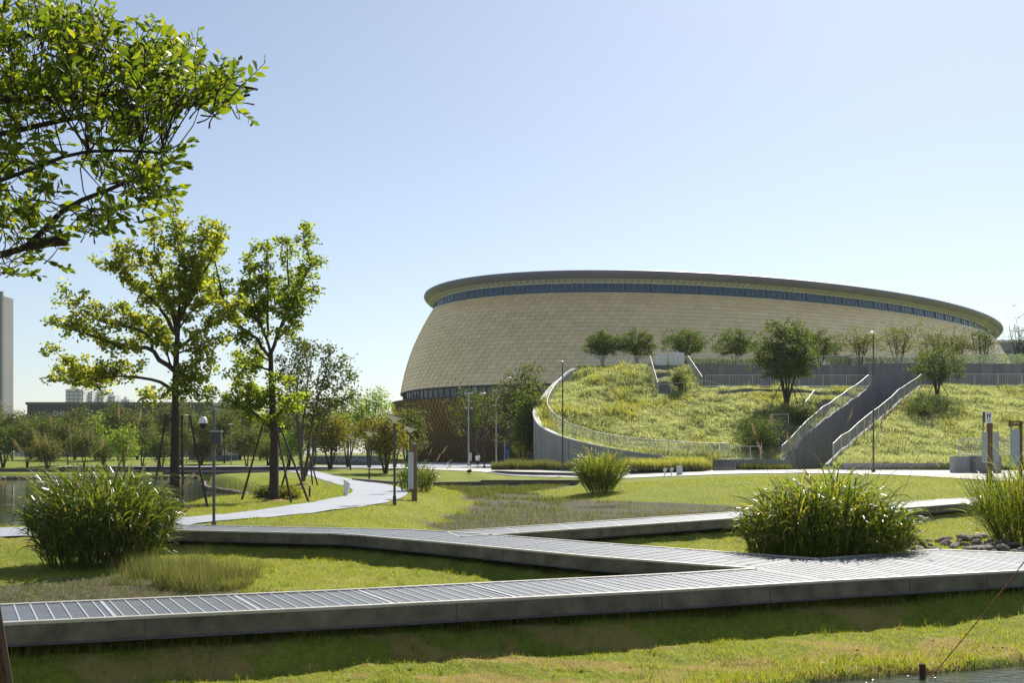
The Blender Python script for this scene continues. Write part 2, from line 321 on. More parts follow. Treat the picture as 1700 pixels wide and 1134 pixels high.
# ---- water
def water_mat(name, col, rough, wave, ws):
    m, t, o = new_mat(name); p = N(t, 'BsdfPrincipled', Roughness=rough); p.inputs['Base Color'].default_value = (*col, 1); p.inputs['Specular IOR Level'].default_value = 0.6
    p.inputs['IOR'].default_value = 1.33; t.links.new(p.outputs[0], o.inputs[0])
    tc = N(t, 'TexCoord'); mp = N(t, 'Mapping'); mp.inputs['Scale'].default_value = (0.6, 1.6, 1); t.links.new(tc.outputs['Object'], mp.inputs[0])
    n = N(t, 'TexNoise', Scale=ws, Detail=3.0); t.links.new(mp.outputs[0], n.inputs['Vector'])
    b = N(t, 'Bump', Strength=wave, Distance=0.05); t.links.new(n.outputs[0], b.inputs['Height']); t.links.new(b.outputs[0], p.inputs['Normal']); return m
M['pond'] = water_mat('pond_water', (0.045, 0.055, 0.035), 0.04, 0.16, 2.0)
M['nearwater'] = water_mat('shallow_water', (0.05, 0.06, 0.04), 0.06, 0.6, 6.0)
def sheet(name, poly, z, mat): o = MB().add([(a, c, z) for a, c in poly], [tuple(range(len(poly)))]).build(name, mat); o['kind'] = 'structure'; return o
sheet('pond_water', [(-135, 32), (-14.5, 32), (-14.8, 60), (-15.5, 70), (-22, 92), (-34, 124), (-135, 124)], -1.28, M['pond'])
sheet('ditch_water', [(-3, 2.5), (40, 2.5), (40, 23), (12, 18.2), (3, 15.4), (-3, 14.4)], -1.71, M['nearwater'])
sheet('marsh_water', [(2, 54), (7, 53), (12, 53.4), (17, 50.6), (17.5, 55.5), (14.4, 59.6), (8, 62), (3, 60.4)], -1.345, M['nearwater'])
# ---- paved paths, draped over the ground
def draped(name, A, B, n, mat, lift=0.03, cols=8):
    def res(P, k):
        P = np.asarray([q[:2] for q in P], float); L = np.concatenate([[0], np.cumsum(np.hypot(*np.diff(P, axis=0).T))]); u = np.linspace(0, L[-1], k)
        # smooth by sampling a piecewise cubic
        xs = np.interp(u, L, P[:, 0]); ys = np.interp(u, L, P[:, 1]); ker = np.ones(7) / 7
        xp = np.convolve(np.pad(xs, 3, 'edge'), ker, 'valid'); yp = np.convolve(np.pad(ys, 3, 'edge'), ker, 'valid'); return xp, yp
    # same parameter on both sides
    ax, ay = res(A, n); bx, by = res(B, n)
    T = np.linspace(0, 1, cols)[None]; GXp = ax[:, None] * (1 - T) + bx[:, None] * T; GYp = ay[:, None] * (1 - T) + by[:, None] * T
    Z = ground_h(GXp, GYp) + lift
    k = np.arange(n * cols).reshape(n, cols); q = np.stack([k[:-1, :-1], k[1:, :-1], k[1:, 1:], k[:-1, 1:]], -1).reshape(-1, 4)
    V = np.stack([GXp.ravel(), GYp.ravel(), Z.ravel()], -1)
    a = V[q[0]]; 
    if np.cross(a[1] - a[0], a[2] - a[0])[2] < 0: q = q[:, ::-1]
    o = mesh_np(name, V, q, mat, smooth=True); o['kind'] = 'structure'; return o
pz = -0.6
innerE = [(-60, 33), (-30, 31.6), gp(0, 880, pz), gp(53, 877.5, pz), gp(277, 863.5, pz), gp(330, 858.6, pz), gp(404, 852, pz), gp(468, 842, pz), gp(528, 834, pz), gp(565, 826, pz), gp(582, 821.6, pz), gp(587, 815, pz), gp(577, 809, pz), gp(540, 802, pz), gp(503, 795, pz), gp(468, 791, pz), gp(436, 788, pz)]
outerE = [(-60, 31), (-30, 29.2), gp(0, 889.5, pz), gp(53, 888, pz), gp(277, 872.5, pz), gp(330, 870, pz), gp(429, 860.6, pz), gp(503, 855.4, pz), gp(577, 846, pz), gp(626, 837.6, pz), gp(663, 829, pz), gp(679, 820, pz), gp(673, 813, pz), gp(639, 804, pz), gp(577, 798, pz), gp(528, 791.5, pz), gp(468, 786.6, pz)]
draped('garden_path', innerE, outerE, 160, M['paving'], 0.035)
draped('plaza_path', [(-34, 118), (-16, 110), (-9, 107), (0, 101), (14, 97), (22, 92), (29, 84), (34.6, 74), (44, 66), (62, 58)],
       [(-34, 128), (-16, 122), (-6, 114), (0, 109), (10, 105.5), (24, 105), (34, 103), (42, 100), (52, 98), (75, 95)], 120, M['plaza'], 0.05)
sheet('arena_forecourt', [(-60, 128), (1.5, 118), (1.5, 172), (-60, 230)], 0.03, M['paving'])
# ================================================================== GRASSED HILL
WALL = np.array([(16, 106.2, 1.4), (12.2, 106.6, 1.9), (8.65, 107.4, 2.6), (5.54, 109.3, 3.45), (3.5, 112, 4.45), (2.67, 116, 5.6), (2.6, 120, 6.8), (3.4, 126, 8.2), (5.15, 133, 10.6), (6.5, 136, 11.8), (8.98, 140, 13.6), (14, 156, 14.0), (20, 170, 14.0)])
def smooth_curve(P, n):
    P = np.asarray(P, float); L = np.concatenate([[0], np.cumsum(np.linalg.norm(np.diff(P, axis=0), axis=1))]); out = []
    for s in np.linspace(0, L[-1], n):
        i = min(max(np.searchsorted(L, s) - 1, 0), len(P) - 2); a = (s - L[i]) / (L[i + 1] - L[i] + 1e-9)
        p0, p1, p2, p3 = P[max(i - 1, 0)], P[i], P[i + 1], P[min(i + 2, len(P) - 1)]
        out.append(0.5 * ((2 * p1) + (-p0 + p2) * a + (2 * p0 - 5 * p1 + 4 * p2 - p3) * a ** 2 + (-p0 + 3 * p1 - 3 * p2 + p3) * a ** 3))
    return np.array(out)
WC = smooth_curve(WALL, 90)
def wall_x(d): return np.interp(d, WC[:, 1], WC[:, 0])
def wall_z(d): return np.interp(d, WC[:, 1], WC[:, 2])
def trench_l(d): return 30 + (d - 108) * (19.8 / 27)
def trench_r(d): return 33.3 + (d - 104) * (22.1 / 29)
def hill_l(x, d):
    x = np.asarray(x, float); d = np.asarray(d, float)
    z = 1.0 + (d - 107) * 0.405
    z = z + 0.5 * np.sin(x * 0.21 + 1.0) * sstep(108, 114, d) * sstep(139, 128, d) + (0.5 * fbm(x * 0.3, d * 0.3) + 0.55 * fbm(x * 0.9, d * 0.9, 2)) * sstep(108, 112, d)
    z = np.where((x > 24.6) & (d > 124), np.minimum(z, 10.1 - 0.05 * (131 - d)), z); z = np.where((x > 25.3) & (d > 131), 10.45, np.minimum(z, 13.9))
    k = sstep(7.5, 0.5, x - wall_x(d)); return z * (1 - k) + (wall_z(d) - 0.18) * k
def hill_r(x, d):
    x = np.asarray(x, float); d = np.asarray(d, float); f = 102.5 - 0.06 * (x - 34)
    z = 0.5 + (d - f) * (10.0 / (130 - f)); z = z + (0.4 * fbm(x * 0.3, d * 0.3) + 0.5 * fbm(x * 0.9 + 9, d * 0.9, 2)) * sstep(0, 4, d - f)
    return np.where(d > 130, 10.5, np.minimum(z, 10.5))
def grid_mesh(name, xl, xr, dd, zf, nx, mat):
    T = np.linspace(0, 1, nx)[None]; Dg = np.repeat(dd[:, None], nx, 1); Xg = xl(dd)[:, None] * (1 - T) + xr(dd)[:, None] * T; Zg = zf(Xg, Dg)
    k = np.arange(Dg.size).reshape(Dg.shape); q = np.stack([k[:-1, :-1], k[:-1, 1:], k[1:, 1:], k[1:, :-1]], -1).reshape(-1, 4)
    o = mesh_np(name, np.stack([Xg.ravel(), Dg.ravel(), Zg.ravel()], -1), q, mat, smooth=True); o['kind'] = 'structure'; return o
m, t, o = new_mat('hill_soil_grass'); p = N(t, 'BsdfPrincipled', Roughness=0.95); p.inputs['Specular IOR Level'].default_value = 0.1; t.links.new(p.outputs[0], o.inputs[0])
tc = N(t, 'TexCoord'); n1 = N(t, 'TexNoise', Scale=0.25, Detail=6.0, Roughness=0.7); t.links.new(tc.outputs['Object'], n1.inputs['Vector'])
r = ramp(t, [(0.3, (0.17, 0.20, 0.06)), (0.5, (0.27, 0.28, 0.10)), (0.7, (0.36, 0.33, 0.15))], n1.outputs[0]); t.links.new(r.outputs[0], p.inputs['Base Color'])
n2 = N(t, 'TexNoise', Scale=2.2, Detail=6.0, Roughness=0.7); t.links.new(tc.outputs['Object'], n2.inputs['Vector']); b = N(t, 'Bump', Strength=1.0, Distance=0.3); t.links.new(n2.outputs[0], b.inputs['Height']); t.links.new(b.outputs[0], p.inputs['Normal'])
M['hill'] = m
dl = np.concatenate([np.linspace(106.2, 130.9, 70), [131.05], np.linspace(131.3, 139.4, 24)])
grid_mesh('hill_slope_west', wall_x, lambda d: np.minimum(trench_l(d), 50.2), dl, hill_l, 110, M['hill'])
dr = np.concatenate([np.linspace(101.0, 129.9, 70), [130.05], np.linspace(130.5, 137.2, 12)])
grid_mesh('hill_slope_east', lambda d: np.minimum(trench_r(d), 56.0), lambda d: np.full(d.shape, 125.0), dr, hill_r, 150, M['hill'])
tri = [(wall_x(np.array([139.4]))[0] - 0.05, 139.42), (49.9, 139.42), (50.2, 136.75), (55.8, 136.75), (56, 137.3), (125, 137.3), (150, 190), (95, 190), (60, 171), (20.5, 171), (14, 156)]
po = MB().prism(tri, 12.9, 14.0).build('hill_plateau', M['lawn']); po['kind'] = 'structure'
def hill_hit(px, py, right=False, lo=100.0, hi=139.3):
    dd = np.linspace(lo, hi, 1600); x = (px - 850) / F * dd; zr = CZ - (py - HY) / F * dd
    zz = hill_r(x, dd) if right else hill_l(x, dd); i = np.argmax(zz >= zr)
    if not (zz >= zr).any(): i = len(dd) - 1
    return Vector((x[i], dd[i], zz[i]))
# ---- concrete walls of the hill
def strip_wall(name, P, zb, th, mat, label, cat='wall', cap=None, parent=None, base=None):
    """wall following the plan line P (x, y, top z), th thick to the left-hand side"""
    P = np.asarray(P, float); tng = np.gradient(P[:, :2], axis=0); tng /= np.linalg.norm(tng, axis=1)[:, None]; nn = np.stack([-tng[:, 1], tng[:, 0]], -1)
    b = P[:, :2] + nn * th; n = len(P); zbv = np.full(n, zb) if base is None else base
    V = [(*P[i, :2], zbv[i]) for i in range(n)] + [(*P[i, :2], P[i, 2]) for i in range(n)] + [(*b[i], P[i, 2]) for i in range(n)] + [(*b[i], zbv[i]) for i in range(n)]
    fs = []
    for i in range(n - 1):
        for r0, r1 in ((0, 1), (1, 2), (2, 3)): fs.append((r0 * n + i, r1 * n + i, r1 * n + i + 1, r0 * n + i + 1))
    fs += [(0, 3 * n, 2 * n, n), (n - 1, 2 * n - 1, 3 * n - 1, 4 * n - 1)]
    return MB().add(V, fs).build(name, mat, parent)
root = tag(empty('retaining_wall', (5, 109, 0)), 'tall curved grey concrete wall sweeping round the left side of the grassed hill', 'wall')
Pm = Matrix.Translation((-5, -109, 0))
wl = WC.copy(); wl[:, 0] -= 5; wl[:, 1] -= 109
strip_wall('wall_body', wl, -0.3, -0.45, M['concrete'], '', parent=root)
cp = wl.copy(); cp[:, 2] += 0.16
tn = np.gradient(cp[:, :2], axis=0); tn /= np.linalg.norm(tn, axis=1)[:, None]; outw = np.stack([-tn[:, 1], tn[:, 0]], -1); cp[:, :2] += outw * 0.06
strip_wall('coping', cp, 0, -0.62, M['coping'], '', parent=root, base=cp[:, 2] - 0.16)
for i in range(6, 60, 3):      # form joints of the board-marked concrete
    q = wl[i]; n_ = outw[i]; MB().bar((q[0] + n_[0] * 0.004, q[1] + n_[1] * 0.004, -0.2), (q[0] + n_[0] * 0.004, q[1] + n_[1] * 0.004, q[2] - 0.02), 0.05, 0.05).build('form_joint', M['concrete_dark'], root)
# trench side walls and end wall
td = np.linspace(106.5, 135.2, 40); lw = np.stack([trench_l(td), td, hill_l(trench_l(td) - 0.3, td) + 0.12], -1); lw[td > 131, 2] = np.maximum(lw[td > 131, 2], 10.7)
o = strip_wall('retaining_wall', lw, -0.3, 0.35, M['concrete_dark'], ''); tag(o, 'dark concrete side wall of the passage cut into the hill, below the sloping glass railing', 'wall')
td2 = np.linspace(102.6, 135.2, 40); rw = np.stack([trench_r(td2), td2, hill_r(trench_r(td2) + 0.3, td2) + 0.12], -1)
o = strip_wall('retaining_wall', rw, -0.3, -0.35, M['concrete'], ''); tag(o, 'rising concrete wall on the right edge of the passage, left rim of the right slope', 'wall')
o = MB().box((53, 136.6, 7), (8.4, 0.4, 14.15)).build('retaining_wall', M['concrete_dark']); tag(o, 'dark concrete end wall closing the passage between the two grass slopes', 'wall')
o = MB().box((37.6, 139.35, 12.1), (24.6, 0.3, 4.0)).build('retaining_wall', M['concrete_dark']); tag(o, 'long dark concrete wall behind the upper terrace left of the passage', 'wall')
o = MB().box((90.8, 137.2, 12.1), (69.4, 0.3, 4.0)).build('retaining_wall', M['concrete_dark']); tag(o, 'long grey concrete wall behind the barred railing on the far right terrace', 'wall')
tw_x = np.linspace(26.5, 43.5, 30); tw_d = np.full(30, 127.6); o = strip_wall('terrace_wall', np.stack([tw_x, tw_d, hill_l(tw_x, tw_d) + 0.15], -1), 0, -0.3, M['concrete_dark'], '', base=hill_l(tw_x, tw_d - 0.5) - 0.6); tag(o, 'low dark step wall crossing the slope below the upper terrace', 'wall')
o = MB().box((23, 106.35, 0.5), (13.4, 0.25, 1.1)).build('kerb_wall', M['concrete']); tag(o, 'low concrete kerb wall along the foot of the left slope', 'kerb')
o = MB().box((39.5, 101.6, 0.35), (11.5, 0.3, 0.8)).build('kerb_wall', M['concrete']); tag(o, 'low concrete kerb wall under the grass fringe of the right slope', 'kerb')
# ================================================================== ARENA
AC = np.array([60.31, 255.54]); AA, AB, ATH = 96.32, 50.99, 2.30992 - math.pi / 2
phi_t = np.linspace(0, 2 * math.pi, 4001)
def ell(phi, off):
    """plan point and outward normal on the ellipse widened by off"""
    phi = np.asarray(phi, float); c, s = np.cos(phi), np.sin(phi)
    lx, ly = AA * c, AB * s; nx, ny = c / AA, s / AB; k = np.hypot(nx, ny); nx, ny = nx / k, ny / k
    lx = lx + nx * off; ly = ly + ny * off; ct, st = math.cos(ATH), math.sin(ATH)
    return AC[0] + lx * ct - ly * st, AC[1] + lx * st + ly * ct, nx * ct - ny * st, nx * st + ny * ct
_x, _y, _, _ = ell(phi_t, 2.0); arc_t = np.concatenate([[0], np.cumsum(np.hypot(np.diff(_x), np.diff(_y)))]); ALEN = arc_t[-1]
def phi_of(s): return np.interp(np.mod(s, ALEN), arc_t, phi_t)
def ring(prof, n=360):
    ph = np.linspace(0, 2 * math.pi, n, endpoint=False); V = []
    for off, z in prof:
        x, y, _, _ = ell(ph, off); V.append(np.stack([x, y, np.full(n, z)], -1))
    V = np.concatenate(V); k = len(prof); i, j = np.meshgrid(np.arange(k - 1), np.arange(n), indexing='ij'); j2 = (j + 1) % n
    return V, np.stack([i * n + j, i * n + j2, (i + 1) * n + j2, (i + 1) * n + j], -1).reshape(-1, 4)
arena = tag(empty('arena', (0, 0, 0)), 'huge golden oval arena with overlapping metal scales, dark roof rim and glass bands', 'arena')
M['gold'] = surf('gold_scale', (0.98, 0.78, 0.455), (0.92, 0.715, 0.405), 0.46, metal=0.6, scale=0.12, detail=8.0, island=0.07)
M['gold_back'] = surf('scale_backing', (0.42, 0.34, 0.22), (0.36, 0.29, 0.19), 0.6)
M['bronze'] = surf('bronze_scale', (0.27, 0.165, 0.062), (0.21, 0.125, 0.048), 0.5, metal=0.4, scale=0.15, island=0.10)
M['rim'] = surf('roof_rim_metal', (0.21, 0.205, 0.265), (0.17, 0.165, 0.22), 0.5, metal=0.0, scale=0.2)
M['soffit'] = surf('soffit_panel', (0.74, 0.70, 0.66), (0.68, 0.64, 0.60), 0.5, scale=0.3)
M['band_glass'] = surf('dark_band_glass', (0.03, 0.075, 0.135), (0.022, 0.058, 0.11), 0.12, scale=0.1, spec=0.9)
M['band_frame'] = surf('window_frame_metal', (0.22, 0.26, 0.30), (0.18, 0.22, 0.26), 0.5, scale=1)
fac_t = np.array([0, .135, .27, .39, .51, .64, .77, .89, 1.0]); fac_o = np.array([-1.6, -.3, .9, 1.85, 2.65, 3.4, 4.0, 4.45, 4.8])
def fac(t): return np.interp(t, fac_t, fac_o), 31.2 - 17.1 * np.asarray(t, float)
low_t = np.array([0, .25, .5, .75, 1.0]); low_o = np.array([6.7, 6.0, 5.0, 3.8, 2.4])
def low(t): return np.interp(t, low_t, low_o), 11.9 - 11.9 * np.asarray(t, float)
V, q = ring([(fac(t)[0] - 0.12, fac(t)[1]) for t in np.linspace(0, 1, 13)]); mesh_np('upper_shell', V, q[:, ::-1], M['gold_back'], arena, True)
V, q = ring([(low(t)[0] - 0.12, low(t)[1]) for t in np.linspace(0, 1, 9)]); mesh_np('lower_shell', V, q[:, ::-1], M['gold_back'], arena, True)
# roof: rim with a rounded nose, flaring out over the neck
rimp = [(-30, 36.6), (-6, 35.9), (-1.2, 35.25), (-0.45, 35.12), (-0.1, 34.95), (0, 34.7), (-0.08, 34.4), (-0.5, 33.95), (-1.0, 33.6)]
V, q = ring(rimp); mesh_np('roof_rim', V, q[:, ::-1], M['rim'], arena, True)
ph = np.linspace(0, 2 * math.pi, 180, endpoint=False); x, y, _, _ = ell(ph, -29.95)
MB().add([(a, c, 36.58) for a, c in zip(x, y)], [tuple(range(180))]).build('roof_deck', M['rim'], arena)
V, q = ring([(-1.0, 33.6), (-2.25, 33.2), (-2.3, 33.0)]); sf = mesh_np('soffit', V, q[:, ::-1], M['soffit'], arena)
V, q = ring([(-2.3, 33.02), (-2.05, 31.5), (-1.62, 31.42), (-1.6, 31.1)]); mesh_np('clerestory_glass', V, q[:, ::-1], M['band_glass'], arena)
V, q = ring([(4.7, 14.15), (4.9, 14.12), (4.9, 13.85), (4.3, 13.8)]); mesh_np('facade_bottom_trim', V, q[:, ::-1], M['pole_dark'], arena)
V, q = ring([(4.3, 13.85), (4.2, 12.0)]); mesh_np('ribbon_window_glass', V, q[:, ::-1], M['band_glass'], arena)
V, q = ring([(4.2, 12.1), (6.85, 12.12), (6.9, 11.95), (6.7, 11.85), (6.4, 11.8)]); mesh_np('ledge', V, q[:, ::-1], M['pole_dark'], arena)
def facing(x, y, nx, ny): return (nx * -x + ny * -y) / np.hypot(x, y)
def scales(prof, rows, wid, shift, push, mat, name, keep, thick=0.10, gapw=0.02):
    """overlapping scales: every row half hidden by none, lower edge and one side standing proud"""
    n = int(round(ALEN / wid)); wid = ALEN / n; out = []
    for r in range(rows):
        t0, t1 = r / rows, (r + 1.0) / rows - 0.0005
        s = (np.arange(n) + (r * shift) % 1.0) * wid
        pa, pb = phi_of(s + gapw), phi_of(s + wid - gapw); x, y, nx, ny = ell(phi_of(s + wid / 2), prof(t0)[0]); k = facing(x, y, nx, ny) > -0.12
        pa, pb = pa[k], pb[k]
        def pt(ph_, t, out_):
            o_, z_ = prof(t); x, y, a, c = ell(ph_, o_ + out_); return np.stack([x, y, np.full(len(ph_), z_)], -1)
        P = [pt(pa, t0, push[2]), pt(pb, t0, push[3]), pt(pb, t1, push[0]), pt(pa, t1, push[1]),
             pt(pa, t0, -thick), pt(pb, t0, -thick), pt(pb, t1, -thick), pt(pa, t1, -thick)]
        out.append(np.stack(P, 1))
    P = np.concatenate(out); fq = np.array([(0, 1, 2, 3), (3, 2, 6, 7), (0, 3, 7, 4), (1, 5, 6, 2), (0, 4, 5, 1)])
    c = P[:, :4].mean(1); u = 850 + F * c[:, 0] / c[:, 1]; v = HY - F * (c[:, 2] - CZ) / c[:, 1]
    px = 850 + F * P[:, :4, 0] / P[:, :4, 1]; py = HY - F * (P[:, :4, 2] - CZ) / P[:, :4, 1]
    area = 0.5 * np.abs((px[:, 2] - px[:, 0]) * (py[:, 3] - py[:, 1]) - (px[:, 3] - px[:, 1]) * (py[:, 2] - py[:, 0]))
    area = np.where(keep(u, v), area, -1); big = np.argsort(-area)[:300]; msk = np.zeros(len(P), bool); msk[big] = True
    for P8 in P[msk]:
        cc = P8[:4].mean(0); mesh_np(name, P8 - cc, fq[:, ::-1] if FLIP else fq, mat, arena, loc=cc)
    Q = P[~msk]; idx = np.arange(len(Q))[:, None, None] * 8 + (fq[:, ::-1] if FLIP else fq)[None]
    o = mesh_np(name + 's', Q.reshape(-1, 3), idx.reshape(-1, 4), mat, arena); o['kind'] = 'stuff'
FLIP = False
scales(fac, 23, 1.6, 0.667, (0.16, 0.10, 0.0, 0.06), M['gold'], 'facade_scale', lambda u, v: (v < 560) & (u > 760) & (u < 1500))
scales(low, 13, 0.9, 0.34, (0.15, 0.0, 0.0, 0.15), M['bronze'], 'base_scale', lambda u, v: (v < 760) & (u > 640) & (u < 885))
# joints of the soffit, clerestory windows in threes, mullions of the ribbon window
js = np.arange(0, ALEN, 1.3); fm = MB()
for s in js:
    pa = phi_of(np.array([s])); x, y, nx, ny = [float(v[0]) for v in ell(pa, -1.0)]
    if facing(x, y, nx, ny) < -0.15: continue
    fm.bar((x - nx * 0.02, y - ny * 0.02, 33.57), (x - nx * 1.25, y - ny * 1.25, 33.17), 0.09, 0.06)
o = fm.build('soffit_joint', M['rim'], sf); o['kind'] = 'stuff'
wg = MB()
for k in range(4): wg.box((-1.95 + k * 1.3, 0, 0), (0.11, 0.12, 1.2))
for z in (-0.62, 0.62): wg.box((0, 0, z), (4.02, 0.121, 0.10))
proto_win = wg.build('clerestory_window', M['band_frame'], arena); pane = MB().box((0, 0.06, 0), (1.19, 0.04, 1.14)).build('pane', M['band_glass'], proto_win)
first = True; tilt = math.atan2(0.25, 1.5)
for s in np.arange(2, ALEN, 5.0):
    pa = phi_of(np.array([s])); x, y, nx, ny = [float(v[0]) for v in ell(pa, -2.06)]
    if facing(x, y, nx, ny) < -0.05: continue
    if first: wobj = proto_win; first = False; k3 = [pane] + [link('pane', pane.data, wobj) for _ in range(2)]
    else:
        wobj = link('clerestory_window', proto_win.data, arena); k3 = [link('pane', pane.data, wobj) for _ in range(3)]
    for j, kk in enumerate(k3): kk.location = (-1.3 + 1.3 * j, 0, 0)
    wobj.location = (x, y, 32.25); wobj.rotation_euler = (-tilt, 0, math.atan2(ny, nx) + math.pi / 2)
mul = MB().box((0, 0, 0), (0.10, 0.16, 1.8)).build('mullion', M['pole_dark'], arena); first = True
for s in np.arange(0, ALEN, 1.55):
    pa = phi_of(np.array([s])); x, y, nx, ny = [float(v[0]) for v in ell(pa, 4.31)]
    if facing(x, y, nx, ny) < -0.05 or not (655 < 850 + F * x / y < 900): continue
    mo = mul if first else link('mullion', mul.data, arena); first = False
    mo.location = (x, y, 12.95); mo.rotation_euler = (0, 0, math.atan2(ny, nx) + math.pi / 2)
# ================================================================== BOARDWALKS
DZ = -0.6
m, t, o = new_mat('steel_grating'); p = N(t, 'BsdfPrincipled', Roughness=0.5, Metallic=0.45); t.links.new(p.outputs[0], o.inputs[0])
tc = N(t, 'TexCoord'); n1 = N(t, 'TexNoise', Scale=1.2, Detail=6.0, Roughness=0.7); t.links.new(tc.outputs['Object'], n1.inputs['Vector'])
n1b = N(t, 'TexNoise', Scale=45.0, Detail=2.0); t.links.new(tc.outputs['Object'], n1b.inputs['Vector'])
r = ramp(t, [(0.3, (0.13, 0.145, 0.16)), (0.7, (0.21, 0.23, 0.25))], n1.outputs[0]); r2 = ramp(t, [(0.4, (0.45, 0.45, 0.45)), (0.6, (1.1, 1.1, 1.1))], n1b.outputs[0])
mx = N(t, 'MixRGB', blend_type='MULTIPLY'); mx.inputs[0].default_value = 0.45; t.links.new(r.outputs[0], mx.inputs[1]); t.links.new(r2.outputs[0], mx.inputs[2]); t.links.new(mx.outputs[0], p.inputs['Base Color'])
wv = N(t, 'TexWave', Scale=4.5, Distortion=0.0); mpw = N(t, 'Mapping'); mpw.inputs['Rotation'].default_value = (0, 0, R(-70)); t.links.new(tc.outputs['Object'], mpw.inputs[0]); t.links.new(mpw.outputs[0], wv.inputs[0])
rw = ramp(t, [(0.25, (0.35, 0.37, 0.40)), (0.6, (1.0, 1.0, 1.0))], wv.outputs[0]); mxw = N(t, 'MixRGB', blend_type='MULTIPLY'); mxw.inputs[0].default_value = 0.85; t.links.new(mx.outputs[0], mxw.inputs[1]); t.links.new(rw.outputs[0], mxw.inputs[2]); t.links.new(mxw.outputs[0], p.inputs['Base Color'])
b = N(t, 'Bump', Strength=0.35, Distance=0.01); t.links.new(n1b.outputs[0], b.inputs['Height']); t.links.new(b.outputs[0], p.inputs['Normal'])
rr = ramp(t, [(0.3, (0.62,) * 3), (0.7, (0.45,) * 3)], n1.outputs[0]); t.links.new(rr.outputs[0], p.inputs['Roughness'])
M['grating'] = m
M['grate_bar'] = surf('grating_cross_bar', (0.46, 0.48, 0.50), (0.34, 0.36, 0.38), 0.55, metal=0.4, scale=5)
def resamp(P, step):
    P = np.asarray(P, float); L = np.concatenate([[0], np.cumsum(np.linalg.norm(np.diff(P, axis=0), axis=1))]); n = max(2, int(round(L[-1] / step)) + 1); u = np.linspace(0, L[-1], n)
    return np.stack([np.interp(u, L, P[:, 0]), np.interp(u, L, P[:, 1])], -1)
def edge_beam(P, root, inward):
    """steel channel along the plan line P: web, bright top lip, dark bottom flange"""
    P = [np.array(q, float) for q in P]
    for a, c in zip(P[:-1], P[1:]):
        tv = (c - a) / np.linalg.norm(c - a); n_ = np.array([-tv[1], tv[0]]) * inward
        def L(o_, z_): return [(*(a + n_ * o_), z_), (*(c + n_ * o_), z_)]
        wb = MB(); wb.bar(*L(0.05, DZ - 0.165), 0.10, 0.27); wo = wb.build('edge_beam', M['steel'], root)
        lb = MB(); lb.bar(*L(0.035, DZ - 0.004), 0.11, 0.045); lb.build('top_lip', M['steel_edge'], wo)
        Ls = np.linalg.norm(c - a)
        for q_ in np.arange(1.9, Ls, 3.7): e_ = a + tv * q_; MB().bar((*(e_ - n_ * 0.003), DZ - 0.295), (*(e_ - n_ * 0.003), DZ - 0.035), 0.014, 0.012).build('splice_joint', M['steel_dark'], wo)
        fb = MB(); fb.bar(*L(0.06, DZ - 0.315), 0.16, 0.028); fb.build('bottom_flange', M['steel_dark'], wo)
def deck(A, B, root, npan, bars=0, rng=random.Random(3)):
    """grating panels between near line A and far line B (same parameter)"""
    def pos(P, u):
        P = np.asarray(P, float); L = np.concatenate([[0], np.cumsum(np.linalg.norm(np.diff(P, axis=0), axis=1))]); return np.array([np.interp(u * L[-1], L, P[:, 0]), np.interp(u * L[-1], L, P[:, 1])])
    for k in range(npan):
        u0, u1 = k / npan, (k + 1) / npan; g = 0.012 / max(0.2, np.linalg.norm(pos(A, u1) - pos(A, u0)))
        u0 += g * (u1 - u0) * 1; u1 -= g * (u1 - u0) * 1
        a0, a1, b0, b1 = pos(A, u0), pos(A, u1), pos(B, u0), pos(B, u1); c = (a0 + a1 + b0 + b1) / 4; zt = DZ - 0.004 + rng.uniform(-0.003, 0.003)
        po = MB().prism([q - c for q in (a0, a1, b1, b0)], -0.035, 0.0).build('grating_panel', M['grating'], root, loc=(c[0], c[1], zt))
        for j in range(bars):
            v = (j + 0.5) / bars if bars > 1 else 0.5; pa = pos(A, u0 + (u1 - u0) * v) - c; pb = pos(B, u0 + (u1 - u0) * v) - c
            MB().bar((*pa, 0.004), (*pb, 0.004), 0.022, 0.014).build('cross_bar', M['grate_bar'], po)
        # seam plates between panels
        sa = pos(A, k / npan) - c; sb = pos(B, k / npan) - c
        MB().bar((*sa, 0.003), (*sb, 0.003), 0.05, 0.016).build('seam_bar', M['grate_bar'], po)
def piers(P, root, inset, step=3.6, off=1.2):
    Q = resamp(P, step)
    for q in Q: 
        z = gh(q[0], q[1]); MB().tube([(q[0], q[1], z - 0.4), (q[0], q[1], DZ - 0.3)], 0.09, 8).build('pier', M['steel_dark'], root)
root = tag(empty('boardwalk', (0, 0, 0)), 'near steel grating boardwalk with ladder of pale cross bars running across the whole lawn', 'boardwalk')
deck(nearA, farA, root, 10, 9)
PLAT = [(5.0, 20.55), (6.95, 22.5), (8.2, 23.3), (9.47, 24.04), (10.56, 24.6), (12.4, 23.6), (18, 25.6)]
bdir = np.array([-0.345, 0.939])
def far_hit(q):
    best = None
    for a_, c_ in zip(PLAT[:-1], PLAT[1:]):
        a_, c_ = np.array(a_), np.array(c_); e = c_ - a_; den = bdir[0] * e[1] - bdir[1] * e[0]
        if abs(den) < 1e-9: continue
        w_ = a_ - q; t_ = (w_[0] * e[1] - w_[1] * e[0]) / den; u_ = (w_[0] * bdir[1] - w_[1] * bdir[0]) / den
        if t_ > 0.05 and -1e-6 <= u_ <= 1 + 1e-6 and (best is None or t_ < best): best = t_
    return q + bdir * (best or 0.3)
pnl = resamp(PN, 0.205); segs = list(range(0, len(pnl), 9)) + ([len(pnl) - 1] if (len(pnl) - 1) % 9 else [])
